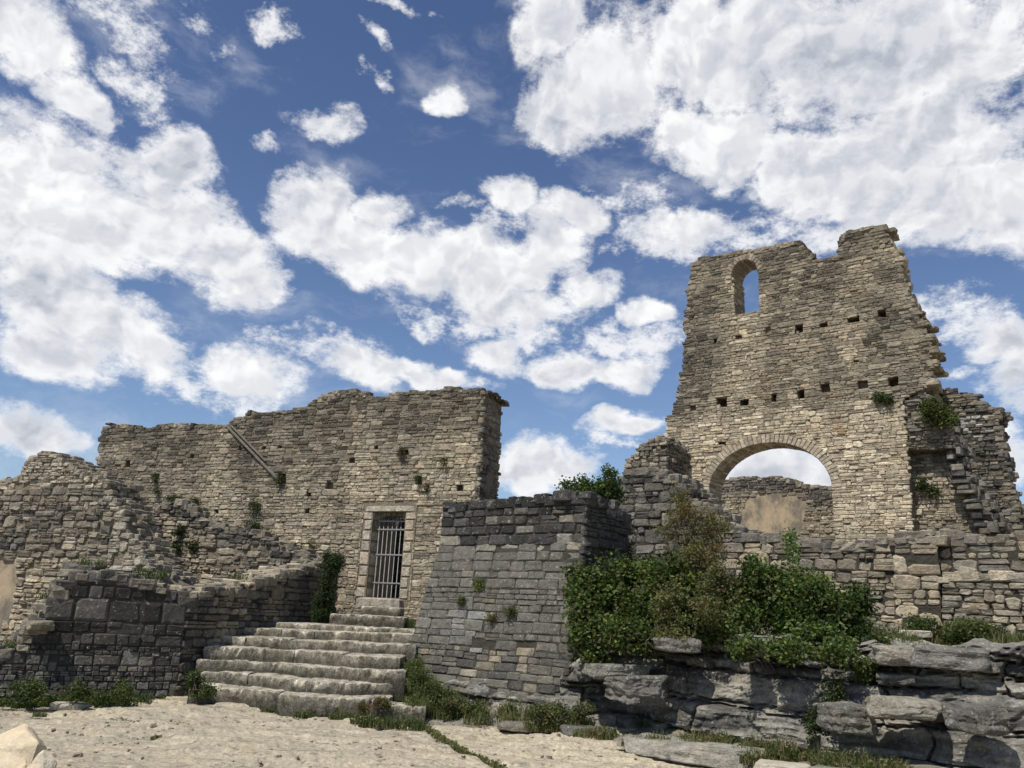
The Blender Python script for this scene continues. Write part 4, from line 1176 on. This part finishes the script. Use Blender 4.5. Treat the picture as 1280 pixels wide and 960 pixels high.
def bush(name, base_, blobs, nshoot, lsize, pal, label, cat='bush', group=None, per=26, stems=True, droop=.25, dead=0):
    """shoots grow from the base through the crown's volume; leaves sit along the outer half of every shoot"""
    root = empty(name, base_, label, cat, group); base_ = Vector(base_)
    lf, st = MB(), MB()
    if len(blobs) > 1 or per > 18:
        nb = []
        for C, rad in blobs:
            nb.append((C, tuple(q_ * .85 for q_ in rad)))
            for _ in range(4):
                d = Vector((random.gauss(0, 1), random.gauss(0, 1) - .3, random.gauss(0, 1))).normalized(); k = uni(.3, .5)
                nb.append(((C[0] + d.x * rad[0] * .8, C[1] + d.y * rad[1] * .8, C[2] + d.z * rad[2] * .8), tuple(q_ * k for q_ in rad)))
        blobs = nb
    fat = blobs[:1] if len(blobs) < 4 else blobs[::5]
    tot = sum((b[1][0] * b[1][1] * b[1][2]) ** .8 for b in blobs)
    for C, rad in blobs:
        C = Vector(C)
        k = max(3, int(nshoot * 1.15 * (rad[0] * rad[1] * rad[2]) ** .8 / tot)); bright = uni(.72, 1.3)
        for _ in range(k):
            d = Vector((random.gauss(0, 1), random.gauss(0, 1), random.gauss(0, 1))).normalized()
            rr = uni(.35, 1.0) ** .6
            if rnd() < .2: rr *= uni(1.05, 1.55)
            tip = C + Vector((d.x * rad[0], d.y * rad[1], d.z * rad[2])) * rr
            b0 = C + Vector((d.x * rad[0], d.y * rad[1], d.z * rad[2])) * rr * .25
            b0.z = min(b0.z, tip.z); 
            mid = b0.lerp(tip, .5) + Vector((0, 0, droop * .3 * (tip - b0).length))
            shade = uni(.8, 1.2) * bright; colb = random.choice(pal)
            L = (tip - b0).length
            if rnd() < .25 and stems: 
                tube(st, C, mid, .006, (.1, .08, .06), 4, .005); tube(st, mid, tip, .005, (.1, .08, .06), 4, .002)
            for i in range(per):
                f = uni(.25, 1.02)
                p = (b0.lerp(mid, f * 2) if f < .5 else mid.lerp(tip, f * 2 - 1)) + Vector((random.gauss(0, 1), random.gauss(0, 1), random.gauss(0, 1))) * lsize * 1.1
                c = colb if rnd() < .7 else random.choice(pal)
                leafv(lf, p, lsize, tuple(x * shade * uni(.8, 1.2) for x in c))
    for C, rad in blobs:
        C = Vector(C)
        a0 = base_ + Vector((uni(-.05, .05), uni(-.05, .05), 0))
        r = min(.02, max(rad) * .035)
        m_ = a0.lerp(C, .5) + Vector((uni(-.1, .1), uni(-.1, .1), 0)) * max(rad)
        tube(st, a0, m_, r, (.1, .08, .06), 6, r * .7); tube(st, m_, C, r * .7, (.1, .08, .06), 6, r * .3)
    for _ in range(dead):
        C, rad = random.choice(blobs); p = Vector(C) + Vector((uni(-1, 1) * rad[0], -rad[1] * .9, -rad[2] * .5)); tube(st, C, p, .009, (.3, .26, .2), 5, .008)
        qd = p + Vector((uni(-.3, .3), uni(-.15, 0), uni(-.35, -.1)))
        tube(st, p, p.lerp(qd, .5) + Vector((0, -.05, .05)), .008, (.3, .26, .2), 4, .006); tube(st, p.lerp(qd, .5) + Vector((0, -.05, .05)), qd, .006, (.3, .26, .2), 4, .002)
    lf.build('foliage', [M_LEAF], root); st.build('stem', [M_BARK], root)
    return root
def blob(px, py, Y, rx, rz, ry=None):
    p = atY(px, py, Y); k = Y / FPX
    return ((p.x, p.y, p.z), (rx * k, (ry if ry else rx * k * .8), rz * k))
def bushpx(name, bpx, blobs, n, ls, pal, label, **kw):
    b = atY(*bpx); return bush(name, b, [blob(*x) for x in blobs], n, ls, pal, label, **kw)
G1 = 'bushes growing over the rock outcrop'
bushpx('bramble_bush', (760,800,13.2), [(752,742,13.1,42,44),(724,772,12.8,12,24),(790,765,13.0,40,36),(800,722,13.4,38,24),(748,792,12.8,30,20)], 430, .066, GREENS, 'bright green bramble against the right flank of the buttress', group=G1, dead=10)
bushpx('bramble_bush', (850,800,12.8), [(850,745,12.8,46,42),(835,775,12.5,36,28),(890,752,12.8,40,40),(870,790,12.3,28,18)], 420, .062, GREENS + OLIVE[:1], 'mid-green bramble in the centre of the outcrop below the tall reddish shrub', group=G1, dead=8)
bushpx('bramble_bush', (960,800,12.3), [(945,745,12.4,52,38),(995,750,12.2,50,42),(920,772,12.1,36,24),(1000,730,12.6,40,14)], 460, .062, GREENS, 'dense dark green bramble spreading right of centre under the terrace wall', group=G1)
bushpx('bramble_bush', (1050,810,11.7), [(1050,770,11.9,42,36),(1020,795,11.6,34,16),(1072,798,11.6,14,14)], 300, .06, GREENS + DARKG[2:3], 'rounded green bramble at the right end of the bushes', group=G1, dead=6)
bushpx('bramble_bush', (800,800,12.4), [(745,812,12.65,20,22),(800,800,12.3,30,14),(724,800,12.7,8,20),(775,790,12.4,24,16)], 130, .055, GREENS, 'trailing bramble hanging over the left lip of the outcrop', group=G1, dead=10)
bushpx('bramble_bush', (1010,815,11.0), [(985,812,11.0,34,11),(1050,815,10.8,26,12),(930,808,11.3,26,9)], 120, .05, GREENS, 'trailing bramble hanging over the middle lip of the outcrop', group=G1, dead=6)
bushpx('tall_shrub', (870,740,13.6), [(868,660,13.5,34,34),(848,640,13.6,20,22),(900,668,13.6,26,36),(870,702,13.3,52,26),(835,665,13.6,16,24),(852,615,13.7,10,16)], 300, .038, OLIVE + RED, 'tall thin reddish-olive shrub rising in front of the arch', group=None, per=20)
bushpx('shrub', (890,780,12.2), [(905,735,12.2,30,34),(890,765,11.9,30,24)], 170, .038, OLIVE + GREENS[4:], 'light olive shrub at the front of the bushes', group=None, per=20)
bushpx('shrub', (828,785,12.2), [(832,762,12.1,22,30),(842,795,11.9,20,12)], 110, .038, OLIVE + GREENS[4:], 'small yellowish shrub at the front left of the bushes', group=None, per=20)
bushpx('sapling', (990,720,12.6), [(990,690,12.7,10,22),(988,670,12.8,6,10)], 26, .045, [(.10, .15, .05), (.13, .18, .06)], 'pale young sapling standing before the terrace wall', cat='sapling', per=14)
bushpx('climber', (745,640,15.5), [(738,616,15.2,34,16),(765,615,15.3,22,22),(712,610,15.3,10,8),(762,590,15.4,4,9)], 170, .05, GREENS + DARKG[:2], 'green shrub sprouting behind the top of the buttress', cat='shrub')
bushpx('climber', (783,700,14.9), [(783,700,14.8,9,42),(780,660,14.9,8,18)], 60, .04, DARKG + OLIVE[:1], 'dark creeper hanging between the buttress flank and the terrace wall', cat='creeper')
bushpx('ivy', (408,780,17.2), [(408,745,17.1,13,32),(415,706,17.2,17,14),(402,770,17.0,10,14)], 230, .04, DARKG, 'dark ivy in the corner at the top left of the steps', cat='ivy')
bushpx('wall_shrub', (1168,530,21.6), [(1164,508,21.2,14,17),(1178,520,21.2,12,18)], 90, .07, OLIVE[:2] + GREENS[2:], 'leafy shrub rooted high on the broken right flank of the keep', cat='shrub')
bushpx('tall_weeds', (1200,800,12.0), [(1150,782,12.3,20,13),(1210,788,12.0,36,13),(1240,792,11.7,24,12)], 150, .04, OLIVE[:2] + GREENS[:2], 'straggling weeds along the terrace ledge at the right', cat='weeds')
bushpx('weeds', (1095,830,11.0), [(1098,806,11.2,14,24),(1083,835,10.9,12,14)], 80, .035, OLIVE[:2] + GREENS, 'clump of weeds hanging at the right end of the brambles', cat='weeds')
bushpx('weeds', (1035,900,10.8), [(1040,870,10.9,18,26),(1022,905,10.7,12,18)], 80, .035, OLIVE[:2] + GREENS[:2] + DARKG, 'weeds in the cleft of the outcrop', cat='weeds')
# tufts rooted in the walls
tufts = [(321,634,.12,12,9,'largest round tuft on the long tall wall'),(318,659,.16,15,8,'wide green tuft above the low rubble wall'),(337,668,.1,8,6,'tuft just below the wide green tuft'),
 (196,598,.08,6,5,'dark tuft high on the left of the long tall wall'),(199,614,.07,5,5,'brown tuft under the dark tuft on the left of the long tall wall'),(352,600,.08,6,6,'dark tuft at the foot of the sloping timber'),
 (221,625,.1,11,6,'straggly tuft over the peak of the low rubble wall'),(245,628,.08,8,6,'tuft right of the peak of the low rubble wall'),(375,688,.1,9,6,'tuft on the descending end of the low rubble wall'),
 (392,680,.06,4,8,'thin hanging weed left of the doorway'),(504,566,.05,5,5,'brown tuft under the top of the long tall wall'),(524,600,.04,3,4,'tiny round tuft above the doorway'),(535,610,.05,3,7,'hanging brown weed above right of the doorway'),(556,579,.04,3,4,'small brown tuft near the right end of the long tall wall'),
 (383,522,.0,0,0,None)]
WP = WGP = [(.06, .09, .025), (.085, .11, .035), (.12, .13, .05), (.045, .07, .02)]
bushpx('weeds', (532,868,13.6), [(528,850,13.7,16,20),(540,866,13.4,16,12),(520,832,14.1,9,10)], 120, .032, WP, 'leafy weeds growing up the right edge of the lower steps', cat='weeds')
bushpx('weeds', (575,888,13.2), [(572,880,13.2,22,8),(600,884,13.0,16,7)], 70, .03, WP + [(.16, .13, .06)], 'low weeds at the foot of the buttress beside the rounded stone', cat='weeds')
bushpx('weeds', (480,882,12.85), [(478,879,12.85,14,6),(455,884,12.8,10,4)], 50, .026, RED + WP[:2], 'reddish weeds under the right end of the bottom step', cat='weeds')
bushpx('weeds', (60,868,12.6), [(40,862,12.6,24,10),(95,864,12.8,22,10),(150,862,13.1,16,7)], 120, .035, WP + DARKG[:2], 'thick weeds at the left foot of the dark parapet', cat='weeds')
bushpx('weeds', (245,862,13.4), [(243,852,13.6,15,12),(262,862,13.2,10,7)], 80, .032, WP + DARKG[:2], 'dark weeds at the left end of the bottom step', cat='weeds')
bushpx('weeds', (700,900,12.4), [(692,892,12.5,24,12),(725,890,12.4,16,12),(665,890,12.7,14,7)], 130, .032, WP + [(.16, .13, .06)], 'tall weeds before the right corner of the buttress', cat='weeds')
for px, py, sz, rx, rz, lab in tufts:
    if not lab: continue
    s, t_ = big.st(px, py); p = big.P(s, t_, .05); k = p.y / FPX
    bush('wall_tuft', p, [(p + big.n * .05, (rx * k, .10, rz * k))], max(10, int(rx * 3.2)), .034, (DARKG + OLIVE[:2]) if 'brown' not in lab else RED + DARKG, lab, 'tuft', 'tufts rooted in the stone walls', 16, False)
n2f = [(243,682,9,6,'dark tuft in the face of the low rubble wall'),(222,685,8,5,'tuft left of the dark one in the low rubble wall'),(227,664,6,6,'olive tuft on the upper face of the low rubble wall')]
for px, py, rx, rz, lab in n2f:
    s, t_ = n2p.st(px, py); p = n2p.P(s, t_, .06); k = p.y / FPX
    bush('wall_tuft', p, [(p, (rx * k, .08, rz * k))], 26, .034, DARKG + OLIVE[:1], lab, 'tuft', 'tufts rooted in the stone walls', 16, False)
for pl__, px, py, rx, rz, lab in ((tw, 1101, 498, 8, 4, 'tuft below the last beam socket of the keep'), (gw, 1154, 607, 7, 5, 'upper tuft right of the keep corner'), (gw, 1168, 614, 9, 6, 'lower tuft right of the keep corner'), (gw, 1136, 622, 4, 7, 'tuft in the joint at the keep corner'), (tw, 1111, 501, 3, 3, 'tiny tuft beside the tuft below the last socket'), (but, 640, 840, 1, 1, None)):
    if not lab: continue
    s, t_ = pl__.st(px, py); p = pl__.P(s, t_, .08); k = p.y / FPX
    bush('wall_tuft', p, [(p, (rx * k, .12, rz * k))], 30, .05, DARKG + OLIVE[:1] + GREENS[:1], lab, 'tuft', 'tufts rooted in the stone walls', 16, False)
for px, py, rx, rz, lab, pal in ((600,732,8,8,'green tuft high on the face of the buttress',OLIVE[:2] + GREENS[2:]),(580,752,6,7,'tuft left of the green tuft on the buttress',OLIVE[:2]),(618,772,12,6,'yellow-brown tuft on the lower buttress',OLIVE + [(.2,.15,.06)]),(642,765,9,9,'olive tuft on the lower right of the buttress',OLIVE + GREENS[2:])):
    s, t_ = bat.st(px, py); p = bat.P(s, t_, .05); k = p.y / FPX
    bush('wall_tuft', p, [(p, (rx * k, .07, rz * k))], 26, .028, pal, lab, 'tuft', 'tufts rooted in the stone walls', 16, False)

# ------------------------------------------------------------------ grass and weeds (uncountable)
def grass(name, areas, label, pal, leafy=.4):
    mb = MB()
    for (C, rad, n, h) in areas:
        for _ in range(n):
            a_ = uni(0, 6.283); r = math.sqrt(rnd())
            x, y = C[0] + rad[0] * r * math.cos(a_), C[1] + rad[1] * r * math.sin(a_)
            z = C[2]; hh = h * uni(.35, 1.2) * (1 - .5 * r)
            c = jc(random.choice(pal), .7, 1.3)
            if rnd() < leafy:
                leafv(mb, (x, y, z + hh * rnd()), .035, c); continue
            dx, dy = random.gauss(0, .35) * hh, random.gauss(0, .35) * hh; w = uni(.003, .007); t_ = uni(0, 3.14)
            wx, wy = w * math.cos(t_), w * math.sin(t_)
            mb.add([(x - wx, y - wy, z - .03), (x + wx, y + wy, z - .03), (x + dx * .4 + wx * .8, y + dy * .4 + wy * .8, z + hh * .6), (x + dx * .4 - wx * .8, y + dy * .4 - wy * .8, z + hh * .6), (x + dx, y + dy, z + hh)], [(0, 1, 2, 3), (3, 2, 4)], c)
    return tag(mb.build(name, [M_GRASS], loc=(0, 0, 0)), label, 'grass', None, 'stuff')
def GA(px, py, rpx, rdep, n, h, z=0.):
    p = atZ(px, py, z); k = p.y / FPX; return ((p.x, p.y, z), (rpx * k, rdep), n, h)
WG = [(.075, .11, .028), (.055, .09, .022), (.11, .125, .04), (.16, .145, .07), (.04, .065, .018)]
ar_ = []
for x_ in range(10, 265, 8): ar_.append(GA(x_ + uni(-5, 5), 882 + uni(-3, 3) - .03 * x_, uni(6, 12), .10, int(uni(80, 330)), uni(.06, .30)))
grass('grass', ar_, 'green weeds growing along the foot of the dark parapet', [(.05, .085, .02), (.035, .06, .016), (.085, .12, .035), (.11, .13, .04)], .6)
ar_ = [GA(250, 870, 12, .12, 500, .3), GA(238, 866, 14, .12, 400, .22), GA(262, 874, 12, .06, 260, .18), GA(285, 877, 14, .1, 260, .14), GA(310, 884, 18, .08, 260, .12), GA(345, 891, 20, .07, 260, .12), GA(390, 896, 22, .07, 300, .12), GA(430, 900, 20, .07, 400, .16), GA(460, 905, 22, .1, 500, .18), GA(500, 908, 30, .12, 700, .2)]
ar_ += [GA(525, 886, 20, .4, 1300, .32, .16), GA(560, 895, 26, .3, 1200, .28, .08), GA(530, 862, 20, .35, 900, .28, .4), GA(600, 903, 30, .2, 900, .25), GA(516, 840, 14, .3, 700, .24, .6), GA(510, 818, 12, .3, 500, .22, .8), GA(512, 800, 9, .2, 260, .18, 1.0), GA(550, 872, 24, .3, 800, .24, .3)]
ar_ += [GA(375, 857, 16, .05, 220, .09, .26), GA(440, 862, 26, .05, 400, .1, .26), GA(320, 860, 22, .05, 240, .08, .26), GA(470, 866, 16, .1, 260, .16, .26), GA(300, 842, 14, .05, 120, .09, .39), GA(460, 846, 16, .05, 160, .09, .39)]
grass('grass', ar_, 'weeds and grass tufts at the bottom and right side of the steps', WG)
VG = [(545,906),(600,908),(640,912),(700,921),(760,931),(800,938),(900,950),(1000,964),(1080,985),(1180,1015)]
ar_ = []
for (x0, y0), (x1, y1) in zip(VG[:-1], VG[1:]):
    n_ = max(1, int((x1 - x0) / 22))
    for k in range(n_):
        x_, y_ = x0 + (x1 - x0) * k / n_, y0 + (y1 - y0) * k / n_
        ar_.append(GA(x_ + uni(-8, 8), y_ - uni(4, 14), 18, .12, int(uni(120, 520)), uni(.12, .26), .06))
        if rnd() < .6: ar_.append(GA(x_ + uni(-8, 8), y_ - uni(14, 30), 20, .18, int(uni(200, 700)), uni(.14, .3), .12))
ar_ += [GA(685, 905, 26, .25, 1100, .34, .03), GA(715, 908, 22, .25, 1000, .30, .03), GA(850, 905, 22, .3, 500, .3, .06), GA(660, 890, 26, .25, 600, .22, .08)]
grass('grass', ar_, 'dry grass and weeds along the foot of the rock outcrop', WG + [(.20, .165, .08), (.17, .13, .06)])
ar_ = []
for a_, b_ in zip(crack[:-1], crack[1:]):
    for k in range(9):
        p = a_.lerp(b_, k / 9); ar_.append(((p.x + uni(-.03, .03), p.y + uni(-.03, .03), -.02), (.05, .05), 55, .05))
for (x_, y_, r_) in ((150, 902, 12), (165, 905, 18), (50, 893, 8), (230, 883, 10), (196, 922, 5)): ar_.append(GA(x_, y_, r_, .07, 150, .035))
grass('grass', ar_, 'short grass filling the crack and hollows of the rock pavement', [(.10, .12, .04), (.13, .14, .05), (.17, .15, .07)], .2)
ar_ = []
for px, Y in ((1110,11.8),(1160,12.4),(1200,12.2),(1230,12.0),(1255,11.6),(1140,13.2),(1190,13.4),(1240,12.9),(1280,11.6)):
    p = atY(px, horizon_y(px), Y); ar_.append(((p.x, p.y, 1.5), (.45, .35), 420, .26))
for px, Y in ((1155,10.5),(1200,10.3),(720,13.4),(880,12.3),(990,11.6)):
    p = atY(px, horizon_y(px), Y); ar_.append(((p.x, p.y, 1.38), (.12, .15), 140, .18))
grass('grass', ar_, 'long grass on the ledge between the outcrop and the terrace wall', WG + [(.17, .15, .07)], .15)
ar_ = []
for px, py, Y in ((440,775,17.6),(425,772,17.4),(508,776,17.6),(515,780,17.3),(462,762,18.1)):
    p = atY(px, py, Y); ar_.append(((p.x, p.y, p.z - .05), (.16, .12), 170, .22))
for px, py in ((115,702),(180,715),(190,722),(200,716),(300,720),(60,745),(10,808),(25,806)):
    p = mlp.P(*mlp.st(px, py), -.3); ar_.append(((p.x, p.y, p.z - .02), (.2, .2), 120, .14))
grass('grass', ar_, 'weeds on the landing and along the top of the parapet', [(.05, .085, .02), (.035, .06, .016), (.10, .12, .04)])
print('verts', sum(len(o.data.vertices) for o in bpy.data.objects if o.type == 'MESH'))
